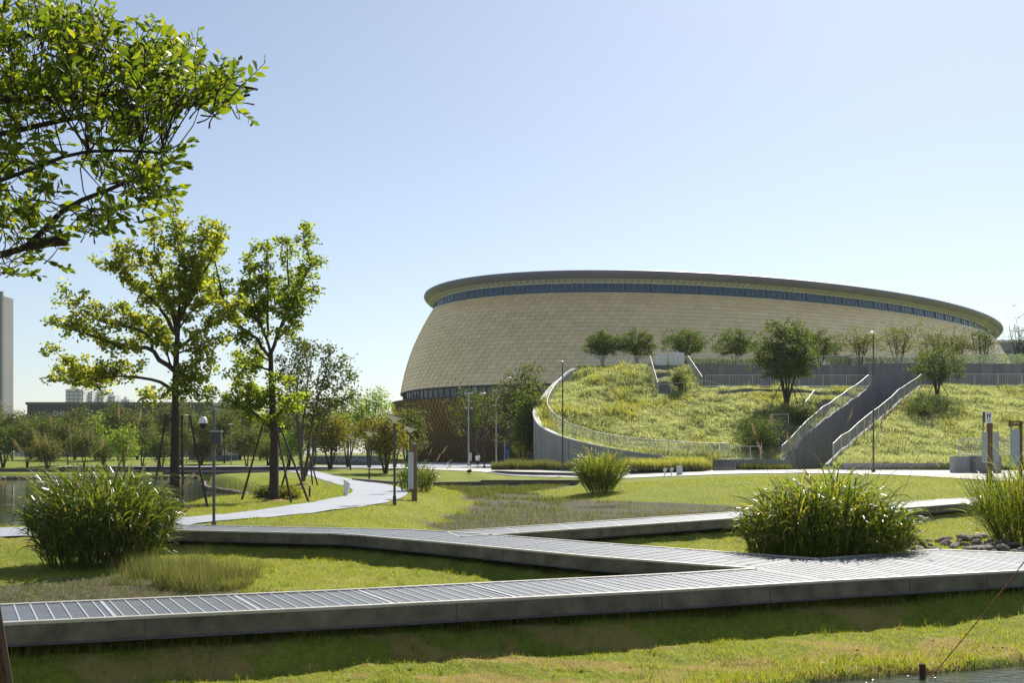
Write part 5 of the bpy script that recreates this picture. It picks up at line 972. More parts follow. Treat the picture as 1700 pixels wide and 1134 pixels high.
def street_pole(px, d, ytop, z0, mat, label, head='disc', r0=0.08):
    x = X(px, d); H = Zof(ytop, d) - z0; r = tag(empty('light_pole', (x, d, z0)), label, 'light pole'); MB().tube([(0, 0, -0.1), (0, 0, H * 0.5), (0, 0, H)], [r0, r0 * 0.85, r0 * 0.7], 10).build('pole', mat, r)
    MB().box((0, 0, 0.12), (r0 * 3.5, r0 * 3.5, 0.24)).build('base', mat, r)
    if head == 'disc': MB().lathe([(0.06, H - 0.12), (0.34, H - 0.04), (0.38, H + 0.05), (0.25, H + 0.12), (0.0, H + 0.14)], (-0.18, 0, 0), 14).build('lamp_head', M['lamp_glass'], r, True)
    else:
        for zz, ww in ((H, 1.15), (H - 1.0, 0.85), (H - 2.0, 0.95)): MB().box((0, 0, zz), (ww, 0.06, 0.07)).build('cross_arm', mat, r)
        for zz, xs in ((H + 0.08, (-0.45, 0.0, 0.45)), (H - 1.92, (-0.4, 0.4))):
            for xx in xs: MB().box((xx, -0.1, zz), (0.3, 0.3, 0.16)).build('floodlight', M['lamp_glass'], r, bevel=0.03)
    return r
street_pole(934, 101, 601, 0, M['pole_dark'], 'tall dark pole with disc lamp in front of the curved concrete wall'); street_pole(1450, 90, 553, gh(X(1450, 90), 90), M['pole_dark'], 'tall dark pole with disc lamp in front of the passage')
street_pole(778, 136, 654, 0, M['pole_light'], 'silver floodlight mast before the arena base, nearer the walking person', 'arms', 0.11); street_pole(824, 136, 650, 0, M['pole_light'], 'silver floodlight mast before the arena base, beside the blue sign', 'arms', 0.11)
street_pole(804, 118, 654, 0, M['pole_dark'], 'slim dark pole with disc lamp between the two silver masts'); street_pole(847, 118, 628, 0, M['pole_dark'], 'taller slim dark pole with disc lamp beside the wall trees')
street_pole(310, 140, 690, gh(X(310, 140), 140), M['pole_light'], 'thin pale pole among the belt trees behind the spreading maple', 'disc', 0.06)
street_pole(384, 138, 705, gh(X(384, 138), 138), M['pole_light'], 'thin pale pole among the belt trees between the two maples', 'disc', 0.06)
# camera pole with dome camera and control box
x, d_ = X(355, 33.0), 33.0; z0 = gh(x, d_); cp_ = tag(empty('camera_pole', (x, d_, z0)), 'grey pole with white dome camera and control box beside the pond path', 'camera pole'); H = Zof(680, d_) - z0
MB().tube([(0, 0, -0.1), (0, 0, 0.42)], 0.085, 12).build('base', M['pole_grey'], cp_); MB().tube([(0, 0, 0.4), (0, 0, H)], 0.05, 12).build('pole', M['pole_grey'], cp_)
MB().tube([(0, 0, H - 0.14), (-0.42, 0, H - 0.14)], 0.022, 8).build('arm', M['pole_grey'], cp_)
bx_ = MB().box((0.13, -0.12, Zof(728, d_) - z0), (0.32, 0.2, 0.42)).build('control_box', M['pole_dark'], cp_, bevel=0.015); MB().box((0.13, -0.12, Zof(716.5, d_) - z0), (0.36, 0.24, 0.03)).build('rain_lid', M['pole_light'], bx_)
cm_ = MB().lathe([(0.03, 0.22), (0.10, 0.20), (0.135, 0.10), (0.14, 0.0)], (-0.36, 0, Zof(703, d_) - z0), 18).build('camera_housing', M['white'], cp_, True); MB().lathe([(0.125, 0.0), (0.12, -0.09), (0.08, -0.17), (0.0, -0.2)], (-0.36, 0, Zof(703, d_) - z0), 18).build('camera_dome', M['black'], cm_, True)
# wooden totem beside the path
def totem(px, d, ytop, ybot, label, wpx=9, board=(-10, -1, 751, 812), name='post_sign', lines=True):
    x = X(px, d); z0 = gh(x, d); r = tag(empty(name, (x, d, z0)), label, 'sign'); w_ = wpx * VP(d); H = Zof(ytop, d) - z0
    MB().box((0, 0, H / 2 - 0.05), (w_, 0.16, H + 0.1)).build('post', M['wood'], r, bevel=0.008); MB().box((0, 0, H + 0.01), (w_ * 1.02, 0.165, 0.03)).build('cap', M['pole_light'], r)
    b0, b1, y0, y1 = board; xa, xb = b0 * VP(d), b1 * VP(d); za, zb_ = Zof(y1, d) - z0, Zof(y0, d) - z0; bo = MB().box(((xa + xb) / 2, -0.10, (za + zb_) / 2), (xb - xa, 0.06, zb_ - za)).build('board', M['panel_grey'], r, bevel=0.006); return r
totem(688, 52.5, 738, 830, 'slim wooden post sign with pale board beside the grey path')
ts = totem(1643, 60, 703, 810, 'wooden post sign with pale boards in front of the dark planter block', 8, (-14, -5, 717, 768)); MB().box((9.5 * VP(60), -0.1, (Zof(768, 60) + Zof(717, 60)) / 2 - ts.location.z), (9 * VP(60), 0.06, Zof(717, 60) - Zof(768, 60))).build('board', M['panel_grey'], ts)
tb = tag(empty('sign_board', (X(1686, 58), 58, gh(X(1686, 58), 58))), 'brown framed sign with pale panel behind the bright grass clump', 'sign'); zz0 = tb.location.z; v_ = VP(58)
MB().box((8.5 * v_, 0, (Zof(699, 58) + 0) / 2 - zz0 / 2 - 0.2), (3.5 * v_, 0.2, Zof(699, 58) - zz0 + 0.4)).build('post', M['wood'], tb); MB().box((0, 0, Zof(706, 58) - zz0), (19 * v_, 0.2, 0.10)).build('cross_piece', M['wood'], tb); MB().box((0, 0.002, Zof(700, 58) - zz0), (20.4 * v_, 0.205, 0.08)).build('top_piece', M['wood'], tb); MB().box((-9 * v_, 0, Zof(704, 58) - zz0), (2.5 * v_, 0.19, 0.36)).build('side_piece', M['wood'], tb); MB().box((-2 * v_, -0.06, (Zof(713, 58) + Zof(776, 58)) / 2 - zz0), (15 * v_, 0.07, Zof(713, 58) - Zof(776, 58))).build('panel', M['panel_grey'], tb)
# toilet sign on its own thin pole
rs_ = tag(empty('toilet_sign', (X(1632, 84), 84, gh(X(1632, 84), 84))), 'small white toilet sign with two figures on a thin pole above the planter', 'sign'); z0 = rs_.location.z; v_ = VP(84)
MB().tube([(0, 0, 0), (0, 0, Zof(684, 84) - z0)], 0.05, 8).build('pole', M['pole_grey'], rs_); pl_ = MB().box((8.5 * v_, -0.06, Zof(693, 84) - z0), (11 * v_, 0.05, 18 * v_)).build('plate', M['white'], rs_); MB().box((1.5 * v_, -0.05, Zof(693, 84) - z0), (4 * v_, 0.06, 18 * v_)).build('side_plate', M['pole_dark'], rs_)
for q, xx in enumerate((6.6, 10.4)):
    fg = MB(); zc = Zof(690.5, 84) - z0; fg.lathe([(0.0, -0.01), (0.055, 0.0), (0.055, 0.02), (0, 0.03)], (xx * v_, -0.10, zc + 0.17), 10); fg.box((xx * v_, -0.095, zc + 0.02), (0.10 if q == 0 else 0.14, 0.012, 0.22)); fg.box((xx * v_, -0.095, zc - 0.16), (0.07, 0.012, 0.18)); fg.build('figure', M['black'], pl_)
for zz in (697.0, 699.6): MB().box((8.5 * v_, -0.092, Zof(zz, 84) - z0), (6.5 * v_, 0.01, 0.045)).build('text_line', M['black'], pl_)
# small warning sign on a stick
ws = tag(empty('stick_sign', (X(1621, 40.5), 40.5, gh(X(1621, 40.5), 40.5))), 'little yellow and white sign on a white stick stuck in the lawn', 'sign'); z0 = ws.location.z; v_ = VP(40.5)
MB().box((0, 0, (Zof(848, 40.5) - z0) / 2 - 0.1), (0.03, 0.03, Zof(848, 40.5) - z0 + 0.2)).build('stick', M['white'], ws); M['yellow'] = surf('sign_yellow', (0.62, 0.36, 0.03), (0.5, 0.28, 0.03), 0.5)
MB().box((0, -0.03, Zof(846, 40.5) - z0), (10 * v_, 0.02, 8 * v_)).build('yellow_plate', M['yellow'], ws); MB().box((0, -0.03, Zof(851.6, 40.5) - z0), (10 * v_, 0.02, 3 * v_)).build('white_plate', M['white'], ws); MB().box((0, -0.045, Zof(846, 40.5) - z0), (3 * v_, 0.01, 4.5 * v_)).build('symbol', M['wood'], ws)
# white wedge marker and bollards by the path
v_ = VP(55); w0 = (X(574, 55), 55, gh(X(574, 55), 55)); o = MB().add([(-3.6 * v_, 0, 29 * v_), (7.4 * v_, 0, 22 * v_), (1.6 * v_, 0, -0.05), (-3.0 * v_, 0, -0.05), (-3.6 * v_, .14, 29 * v_), (7.4 * v_, .14, 22 * v_), (1.6 * v_, .14, -0.05), (-3.0 * v_, .14, -0.05)], [(3, 2, 1, 0), (4, 5, 6, 7), (0, 1, 5, 4), (1, 2, 6, 5), (2, 3, 7, 6), (3, 0, 4, 7)]).build('wedge_marker', M['white'], loc=w0); tag(o, 'white wedge-shaped marker standing at the inner edge of the path bend', 'marker')
def bollard(px, d, hpx, label): x = X(px, d); b_ = tag(empty('bollard_light', (x, d, gh(x, d))), label, 'bollard'); H = hpx * VP(d); MB().tube([(0, 0, -0.1), (0, 0, H)], 0.06, 10).build('post', M['pole_dark'], b_); MB().tube([(0, 0, H * 0.80), (0, 0, H * 0.84)], 0.063, 10).build('lens', M['lamp_glass'], b_)
bollard(514, 54, 18, 'short dark bollard light on the lawn beside the upright maple'); bollard(368, 66, 13, 'short dark bollard light at the grassy tip by the water')
bk = tag(empty('bike_stand', (X(544, 66), 66, gh(X(544, 66), 66))), 'small twisted metal rack on the lawn edge near the wedge marker', 'rack')
for i in range(3): MB().tube([(i * 0.16 - 0.2, 0, -0.05), (i * 0.16 - 0.25, 0, 0.35), (i * 0.16 - 0.1, 0, 0.55), (i * 0.16, 0, 0.4)], 0.02, 6).build('hoop', M['pole_light'], bk)
# planter blocks, cabinets, boxes
pb = tag(empty('planter_block', (X(1632, 86), 86, 0)), 'dark stone planter block with steel fence at the end of the right slope', 'planter'); v_ = VP(86); z_ = gh(X(1632, 86), 86)
MB().box((3 * v_, 0, (Zof(757, 86) + z_) / 2 - 0.1), (42 * v_, 1.4, Zof(757, 86) - z_ + 0.2)).build('block', M['concrete_dark'], pb); MB().box((-34 * v_, 0.5, (Zof(758, 86) + z_) / 2), (26 * v_, 1.0, Zof(758, 86) - z_)).build('bench_block', M['concrete'], pb)
railing('planter_railing', [(X(1592, 86.6), 86.6, Zof(757, 86)), (X(1700, 86.6), 86.6, Zof(757, 86))], 1.45, 'barred steel fence above the dark planter block', post=2.4, infill=False, bars=0.22)
o = MB().box((X(1128, 98), 98, gh(X(1128, 98), 98) + 0.45), (0.55, 0.35, 0.9)).build('cabinet', M['panel_grey'], bevel=0.02); tag(o, 'pale green-grey electric cabinet in front of the pale grass bed', 'cabinet')
for i, (px, lab) in enumerate(((1104, 'squat pale lawn floodlight, farther from the cabinet'), (1115, 'squat pale lawn floodlight, next to the cabinet'))):
    fl = tag(empty('lawn_floodlight', (X(px, 98), 98, gh(X(px, 98), 98))), lab, 'floodlight'); MB().box((0, 0, 0.25), (0.1, 0.1, 0.5)).build('stem', M['panel_grey'], fl); MB().lathe([(0.0, -0.2), (0.18, -0.12), (0.22, 0.1), (0.0, 0.16)], (0, 0, 0.6), 10).build('head', M['panel_grey'], fl, True)
# low stone wall at the marsh head, mural wall, benches, notices
def stone_wall(a, b, z0, z1, label, seed, th=0.4, course=0.14):
    a, b = Vector((*a, 0)), Vector((*b, 0)); v = b - a; L = v.length; ang = math.atan2(v.y, v.x); r = tag(empty('stone_wall', (a.x, a.y, z0), ang), label, 'wall'); rg = random.Random(seed); mb = MB(); H = z1 - z0; k = int(H / course)
    for j in range(k):
        x = -0.1
        while x < L:
            w_ = rg.uniform(0.25, 0.6); mb.box((x + w_ / 2, th / 2 - rg.uniform(0, 0.05), (j + 0.5) * course), (w_ * 0.95, th, course * 0.9)); x += w_
    o_ = mb.build('stones', M['stone_dark'], r); o_['kind'] = 'stuff'; n = max(1, int(L / 1.2)); me = None
    for i in range(n):
        o_ = MB().box((0, 0, 0), (L / n * 0.985, th + 0.12, 0.07)).build('coping_stone', M['stone'], r) if me is None else link('coping_stone', me, r); me = o_.data; o_.location = ((i + 0.5) * L / n, th / 2, k * course + 0.04)
stone_wall((-7.7, 91.2), (-2.9, 93.7), -1.4, -0.84, 'dry stone wall closing the head of the marsh, in front of the arena lawn', 3); stone_wall((-2.9, 93.7), (6.6, 94.2), -1.4, -0.80, 'long dry stone wall running towards the lone grass clump', 4)
stone_wall((X(585, 84), 84), (X(660, 74), 74), -0.85, -0.32, 'short stone wall behind the nearer lamps by the rounded reeds', 5)
mw = tag(empty('mural_wall', (X(522, 140), 140, 0)), 'long low blue-grey wall with white scribbled mural below the bronze trees', 'wall'); Lw = X(640, 140) - X(522, 140); zb_ = gh(X(560, 140), 140); M['mural'] = surf('mural_wall_paint', (0.16, 0.19, 0.23), (0.13, 0.155, 0.19), 0.7); MB().box((Lw / 2, 0, zb_ + 0.45), (Lw, 0.3, 1.5)).build('wall_body', M['mural'], mw); MB().box((Lw / 2, 0, zb_ + 1.23), (Lw + 0.1, 0.4, 0.07)).build('coping', M['panel_grey'], mw)
rg = random.Random(2)
for i in range(9):
    x0 = 3.0 + i * 0.55; MB().tube([(x0, -0.16, zb_ + 0.3 + rg.uniform(0, .3)), (x0 + 0.25, -0.165, zb_ + 0.9 + rg.uniform(-.2, .2)), (x0 + 0.5, -0.16, zb_ + 0.4 + rg.uniform(0, .4))], 0.035, 4).build('mural_stroke', M['white'], mw)
lw_ = tag(empty('garden_wall', (X(314, 150), 150, gh(X(314, 150), 150))), 'low grey wall far behind the spreading maple across the water', 'wall'); MB().box(((X(395, 150) - X(314, 150)) / 2, 0, 0.2), (X(395, 150) - X(314, 150), 0.4, 1.1)).build('wall_body', M['mural'], lw_)
def bench(px, d, label):
    x = X(px, d); r = tag(empty('bench', (x, d, gh(x, d))), label, 'bench')
    for xx in (-0.7, 0.7): MB().box((xx, 0, 0.2), (0.08, 0.45, 0.42)).build('leg', M['pole_dark'], r)
    for yy in (-0.16, 0, 0.16): MB().box((0, yy, 0.44), (1.7, 0.13, 0.05)).build('seat_slat', M['wood'], r)
    for zz in (0.62, 0.78, 0.94): MB().box((0, 0.24, zz), (1.7, 0.04, 0.12)).build('back_slat', M['wood'], r)
bench(507, 112, 'brown slatted bench beside the far end of the grey path'); 
M['blue'] = surf('blue_sign_paint', (0.03, 0.07, 0.22), (0.025, 0.055, 0.18), 0.5)
ib = tag(empty('notice_sign', (X(840, 128), 128, 0)), 'blue notice board with white lettering in front of the arena base', 'sign'); MB().box((0, 0, 1.4), (0.95, 0.1, 2.6)).build('board', M['blue'], ib); MB().box((-0.15, -0.06, 2.2), (0.14, 0.02, 2.5)).build('white_stripe', M['panel_grey'], ib)
for i in range(5): MB().box((0.22, -0.06, 0.9 + i * 0.28), (0.3, 0.015, 0.07)).build('text_line', M['white'], ib)
wb_ = tag(empty('wooden_kiosk', (X(881, 119), 119, 0)), 'small brown wooden box frame beside the foot of the curved wall', 'kiosk')
for xx in (-0.45, 0.45): MB().box((xx, 0, 0.9), (0.22, 0.5, 1.8)).build('side', M['wood'], wb_)
MB().box((0, 0, 1.75), (1.1, 0.52, 0.16)).build('top', M['wood'], wb_); MB().box((0, 0.15, 0.8), (0.7, 0.06, 1.5)).build('back', M['wood'], wb_)
bx2 = tag(empty('litter_bin', (X(781, 126), 126, 0)), 'white slim bin on a post beside the silver mast', 'bin'); MB().box((0, 0, 1.3), (0.3, 0.25, 1.0)).build('body', M['white'], bx2); MB().tube([(0, 0, 0), (0, 0, 0.85)], 0.05, 8).build('post', M['pole_grey'], bx2)
sp = tag(empty('ground_spotlight', (X(779, 100), 100, gh(X(779, 100), 100))), 'tiny black ground spotlight on the strip lawn in front of the plaza path', 'spotlight'); MB().tube([(0, 0, 0), (0, 0, 0.25)], 0.04, 6).build('stem', M['black'], sp); MB().tube([(-0.22, 0, 0.26), (0.22, 0, 0.36)], [0.14, 0.18], 10).build('head', M['black'], sp)
# ================================================================== ROCKS, STAKE AND ROPE
def rock_mesh(name, seed, mat, flat=0.6):
    bm = bmesh.new(); bmesh.ops.create_icosphere(bm, subdivisions=2, radius=0.5); rg = random.Random(seed); ax = [Vector((rg.uniform(-1, 1), rg.uniform(-1, 1), rg.uniform(-1, 1))).normalized() for _ in range(7)]
    for v in bm.verts:
        c = v.co.copy()
        for a in ax:
            k = c.dot(a) - 0.36
            if k > 0: c -= a * k * 0.85
        c *= 1 + rg.uniform(-0.03, 0.03); v.co = Vector((c.x * 1.15, c.y * 0.9, c.z * flat))
    me = bpy.data.meshes.new(name); bm.to_mesh(me); bm.free(); me.materials.append(mat); return me
rocks = [rock_mesh('rock', 300 + i, M['stone'], 0.45 + 0.08 * i) for i in range(6)]; edg = [rock_mesh('edging_stone', 320 + i, M['stone'], 0.7) for i in range(4)]
rb = tag(empty('rock_bed', (15, 30, 0)), 'bed of rounded grey stones behind the platform, below the little yellow sign', 'rocks'); rg = random.Random(6)
BED = [(11.4, 31.2), (12.6, 29.4), (15, 29.6), (24, 32.0), (24, 37.2), (18, 37.0), (15, 35.4), (12.6, 33.4)]
cnt = 0
while cnt < 285:
    x, y = rg.uniform(11, 24), rg.uniform(29, 37.5)
    if float(sdist(np.array([x]), np.array([y]), BED)[0]) > -0.1: continue
    s = rg.choice([0.2, 0.24, 0.3, 0.4, 0.26]) * rg.uniform(0.8, 1.25); o_ = link('rock', rg.choice(rocks), rb, (x - 15, y - 30, gh(x, y) + s * 0.2)); o_.scale = (s * rg.uniform(0.9, 1.5), s, s * rg.uniform(0.8, 1.2)); o_.rotation_euler = (rg.uniform(-.3, .3), rg.uniform(-.3, .3), rg.uniform(0, 6.3)); cnt += 1
for (x, y, sx, sy, sz) in ((14.6, 31.0, 1.0, 0.5, 0.5), (16.4, 30.8, 1.3, 0.6, 0.5), (18.2, 31.2, 1.3, 0.6, 0.5)):
    o_ = link('rock', rocks[2], rb, (x - 15, y - 30, gh(x, y) + 0.1)); o_.scale = (sx, sy, sz); o_.rotation_euler = (0, 0, rg.uniform(-0.3, 0.3))
o = MB().add([(-.45, -.3, 0), (.5, -.3, 0), (.45, .3, 0), (-.4, .3, 0), (-.2, -.1, .62), (.1, -.1, .5), (.1, .12, .55), (-.15, .1, .6)], [(3, 2, 1, 0), (4, 5, 6, 7), (0, 1, 5, 4), (1, 2, 6, 5), (2, 3, 7, 6), (3, 0, 4, 7)]).build('boulder', M['stone_dark'], None, loc=(X(1517, 31.5), 31.5, gh(X(1517, 31.5), 31.5) - 0.05), bevel=0.05); tag(o, 'dark upright boulder at the end of the big reed clump', 'rock')
def edging(P, label, step=0.75, sc=0.62):
    P = np.array(P, float); L = np.concatenate([[0], np.cumsum(np.linalg.norm(np.diff(P, axis=0), axis=1))]); r = tag(empty('stone_edging', (P[0, 0], P[0, 1], 0)), label, 'edging', 'stone edging of the pond')
    for s in np.arange(0, L[-1], step):
        x, y = np.interp(s, L, P[:, 0]), np.interp(s, L, P[:, 1]); o_ = link('edging_stone', rg.choice(edg), r, (x - P[0, 0], y - P[0, 1] , -1.12)); o_.scale = (sc * rg.uniform(1.1, 1.5), sc, sc * rg.uniform(0.8, 1.1)); o_.rotation_euler = (rg.uniform(-.2, .2), rg.uniform(-.2, .2), rg.uniform(-.5, .5))
edging([(-16.4, 62), (-16.9, 66.3), (-21.2, 75.4), (-25.8, 84), (-28.2, 91), (-30.6, 99)], 'dark stones edging the grassy tip beside the upright maple', 0.62, 0.42)
edging([(-38, 119.8), (-48, 118.2), (-60, 116.0), (-74, 115.7)], 'pale row of stones edging the far shore of the pond', 0.7, 0.6)
o = MB().box((-58, 122.5, gh(-58, 122.5) + 0.12), (60, 0.5, 0.55)).build('timber_edge', M['pole_dark']); tag(o, 'long dark timber edge running along the far pond bank', 'edging')
o = MB().box((-30.5, 112, -0.45), (17, 1.8, 0.35)).build('jetty', M['pole_dark']); tag(o, 'dark low jetty crossing behind the grassy tip of the pond', 'jetty')
st = onground(1531, 15.55); o = MB().tube([(0, 0, -0.3), (0.01, 0, 0.1), (0, 0, 0.22)], [0.05, 0.048, 0.05], 9).build('stake', M['prop_near'], loc=(st[0], st[1], -1.72)); tag(o, 'rusty wooden stake in the ditch bank holding the rope', 'stake')
M['rope'] = surf('orange_rope', (0.42, 0.16, 0.07), (0.28, 0.10, 0.05), 0.8, scale=40)
rp0 = np.array([st[0] + 0.18, 15.5, -1.62]); rp1 = np.array(at(1790, 812, 14.6)); c = [rp0 + (rp1 - rp0) * t_ + np.array([0, 0, -0.06 * 4 * t_ * (1 - t_)]) for t_ in np.linspace(0, 1, 14)]; kn = [rp0 + np.array([0.05 * math.cos(a) - 0.03, 0.0, 0.05 * math.sin(a) - 0.02]) for a in np.linspace(0, 7, 9)]
base = rp0.copy(); rpo = tag(empty('rope', tuple(base)), 'taut orange rope slanting up out of the near ditch', 'rope'); MB().tube([q - base for q in c], 0.009, 6).build('line', M['rope'], rpo); MB().tube([q - base for q in kn], 0.012, 6).build('knot', M['rope'], rpo)
# ================================================================== BUILDINGS BEHIND THE PARK
def win_rows(mb, w_, h_, nx, nz, x0, z0, y, ww, hh):
    for i in range(nx):
        for j in range(nz): mb.box((x0 + (i + 0.5) * w_ / nx, y, z0 + (j + 0.5) * h_ / nz), (ww, 0.2, hh))
M['far_dark'] = surf('charcoal_cladding', (0.06, 0.065, 0.075), (0.05, 0.053, 0.06), 0.6, scale=0.05); M['far_glass'] = surf('far_window_glass', (0.10, 0.13, 0.17), (0.07, 0.09, 0.12), 0.3, scale=0.2); M['far_wall'] = surf('pale_tower_wall', (0.62, 0.63, 0.66), (0.55, 0.56, 0.59), 0.8, scale=0.05); M['far_grey'] = surf('grey_tower_wall', (0.25, 0.25, 0.265), (0.21, 0.21, 0.225), 0.8, scale=0.05)
d_ = 260; lb = tag(empty('hall_building', (X(45, d_), d_, 0)), 'long flat charcoal hall beyond the pond trees with round white emblems', 'building'); Wd = X(352, d_) - X(45, d_); Ht = Zof(672, d_)
MB().box((Wd / 2, 15, Ht / 2), (Wd, 30, Ht)).build('wall', M['far_dark'], lb); MB().box((Wd / 2, 15, Ht + 0.3), (Wd + 0.6, 30.6, 0.7)).build('parapet', M['pole_grey'], lb); MB().box((-0.9, 15, Ht * 0.42), (1.8, 24, Ht * 0.84)).build('side_wing', M['far_dark'], lb)
for q, (px, r_) in enumerate(((92.5, 0.62), (103.5, 0.5))):
    cx = X(px, d_) - X(45, d_); e_ = MB().tube([(cx + r_ * math.cos(a), -0.12, Zof(686.5, d_) + r_ * math.sin(a)) for a in np.linspace(0, 2 * math.pi, 25)], 0.10, 5).build('emblem_ring', M['white'], lb)
    MB().tube([(cx - r_ * .5, -0.12, Zof(686.5, d_) - r_ * .3), (cx, -0.12, Zof(686.5, d_) + r_ * .3), (cx + r_ * .5, -0.12, Zof(686.5, d_) - r_ * .3)], 0.08, 5).build('emblem_stroke', M['white'], e_)
for i in range(8): MB().box((Wd * 0.62 + i * 2.2, -0.05, Ht * 0.45), (1.3, 0.2, 2.2)).build('window', M['far_glass'], lb)
d_ = 450; tw_ = tag(empty('office_tower', (X(-46, d_), d_, 0)), 'tall grey office tower cut by the picture edge beyond the pond', 'building'); Wd = X(6, d_) - X(-46, d_); Ht = Zof(484, d_)
MB().box((Wd / 2, 4.4, Ht / 2 - 1), (Wd, 8.8, Ht - 2)).build('wall', M['far_grey'], tw_); MB().box((Wd - 2.2, -0.3, Ht / 2), (4.2, 1.2, Ht)).build('end_fin', M['far_grey'], tw_); MB().box((Wd - 5.1, -0.6, Ht / 2 + 0.6), (0.9, 1.0, Ht + 1.2)).build('pale_fin', M['far_wall'], tw_)
mb = MB(); win_rows(mb, 3.4, Ht - 6, 3, 34, Wd - 3.9, 3, -0.92, 0.5, 0.9); o_ = mb.build('windows', M['far_glass'], tw_); o_['kind'] = 'stuff'
mb = MB(); win_rows(mb, 8, Ht - 6, 4, 34, 0.2, 3, -0.02, 1.2, 1.3); o_ = mb.build('windows', M['far_glass'], tw_); o_['kind'] = 'stuff'
d_ = 850
for i, (a, b, yt, lab) in enumerate(((108, 137, 646, 'tallest pale apartment tower far behind the charcoal hall'), (139, 152, 650, 'second pale apartment tower behind the charcoal hall'), (154, 171, 651.5, 'third pale apartment tower behind the charcoal hall'), (173, 190, 656, 'lowest pale apartment tower, end of the far cluster'), (200, 214, 663, 'pale apartment block peeping over the hall roof beside the maple'))):
    r = tag(empty('apartment_tower', (X(a, d_ + i * 12), d_ + i * 12, 0)), lab, 'building', 'far apartment towers'); Wd = X(b, d_) - X(a, d_); Ht = Zof(yt, d_ + i * 12)
    MB().box((Wd / 2, 8, Ht / 2), (Wd, 14, Ht)).build('wall', M['far_wall'], r); MB().box((Wd * 0.4, 6, Ht + 1.2), (Wd * 0.35, 5, 2.4)).build('roof_house', M['far_wall'], r); n = max(2, int(Wd / 3.2))
    for k in range(n): MB().box(((k + 0.5) * Wd / n, 0.4, Ht / 2), (Wd / n * 0.45, 2.0, Ht - 1)).build('bay', M['far_wall'], r)
    mb = MB(); win_rows(mb, Wd, Ht - 2, n, int(Ht / 3.1), 0, 1, -0.62, Wd / n * 0.3, 1.5); win_rows(mb, Wd, Ht - 2, n, int(Ht / 3.1), Wd / n * 0.45, 1, 0.95, Wd / n * 0.25, 1.6); o_ = mb.build('windows', M['far_glass'], r); o_['kind'] = 'stuff'
d_ = 300; r = tag(empty('low_house', (X(24, d_), d_, 0)), 'small white block between the grey tower and the charcoal hall', 'building'); MB().box((2, 4, Zof(698, d_) / 2), (4.2, 8, Zof(698, d_))).build('wall', M['far_wall'], r); MB().box((2.6, 4, Zof(694, d_)), (2.2, 5, 2.0)).build('roof_house', M['far_wall'], r); MB().box((2, -0.1, Zof(704, d_)), (3.2, 0.15, 0.8)).build('window', M['far_glass'], r)
d_ = 330; r = tag(empty('office_block', (X(1634, d_), d_, 0)), 'blue-grey office block far behind the half-bare crest tree', 'building'); Wd = 40; Ht = Zof(568, d_); M['far_blue'] = surf('blue_grey_wall', (0.20, 0.24, 0.30), (0.17, 0.20, 0.25), 0.7, scale=0.05)
MB().box((Wd / 2, 8, Ht / 2), (Wd, 16, Ht)).build('wall', M['far_blue'], r); MB().box((Wd / 2, 8, Ht + 0.3), (Wd + 0.8, 16.8, 0.7)).build('parapet', M['far_wall'], r)
for i in range(9):
    for j in range(3): MB().box((2 + i * 2.2, -0.1, Ht - 3 - j * 3.2), (1.3, 0.25, 1.7)).build('window', M['far_glass'], r)
d_ = 300; r = tag(empty('low_building', (X(345, d_), d_, 0)), 'pale low building glimpsed behind the maples, with rows of windows', 'building'); MB().box((14, 6, 6.5), (28, 12, 13)).build('wall', M['far_wall'], r)
for i in range(7):
    for j in range(3): MB().box((2 + i * 4, -0.1, 2.4 + j * 3.8), (2.2, 0.25, 2.0)).build('window', M['far_glass'], r)
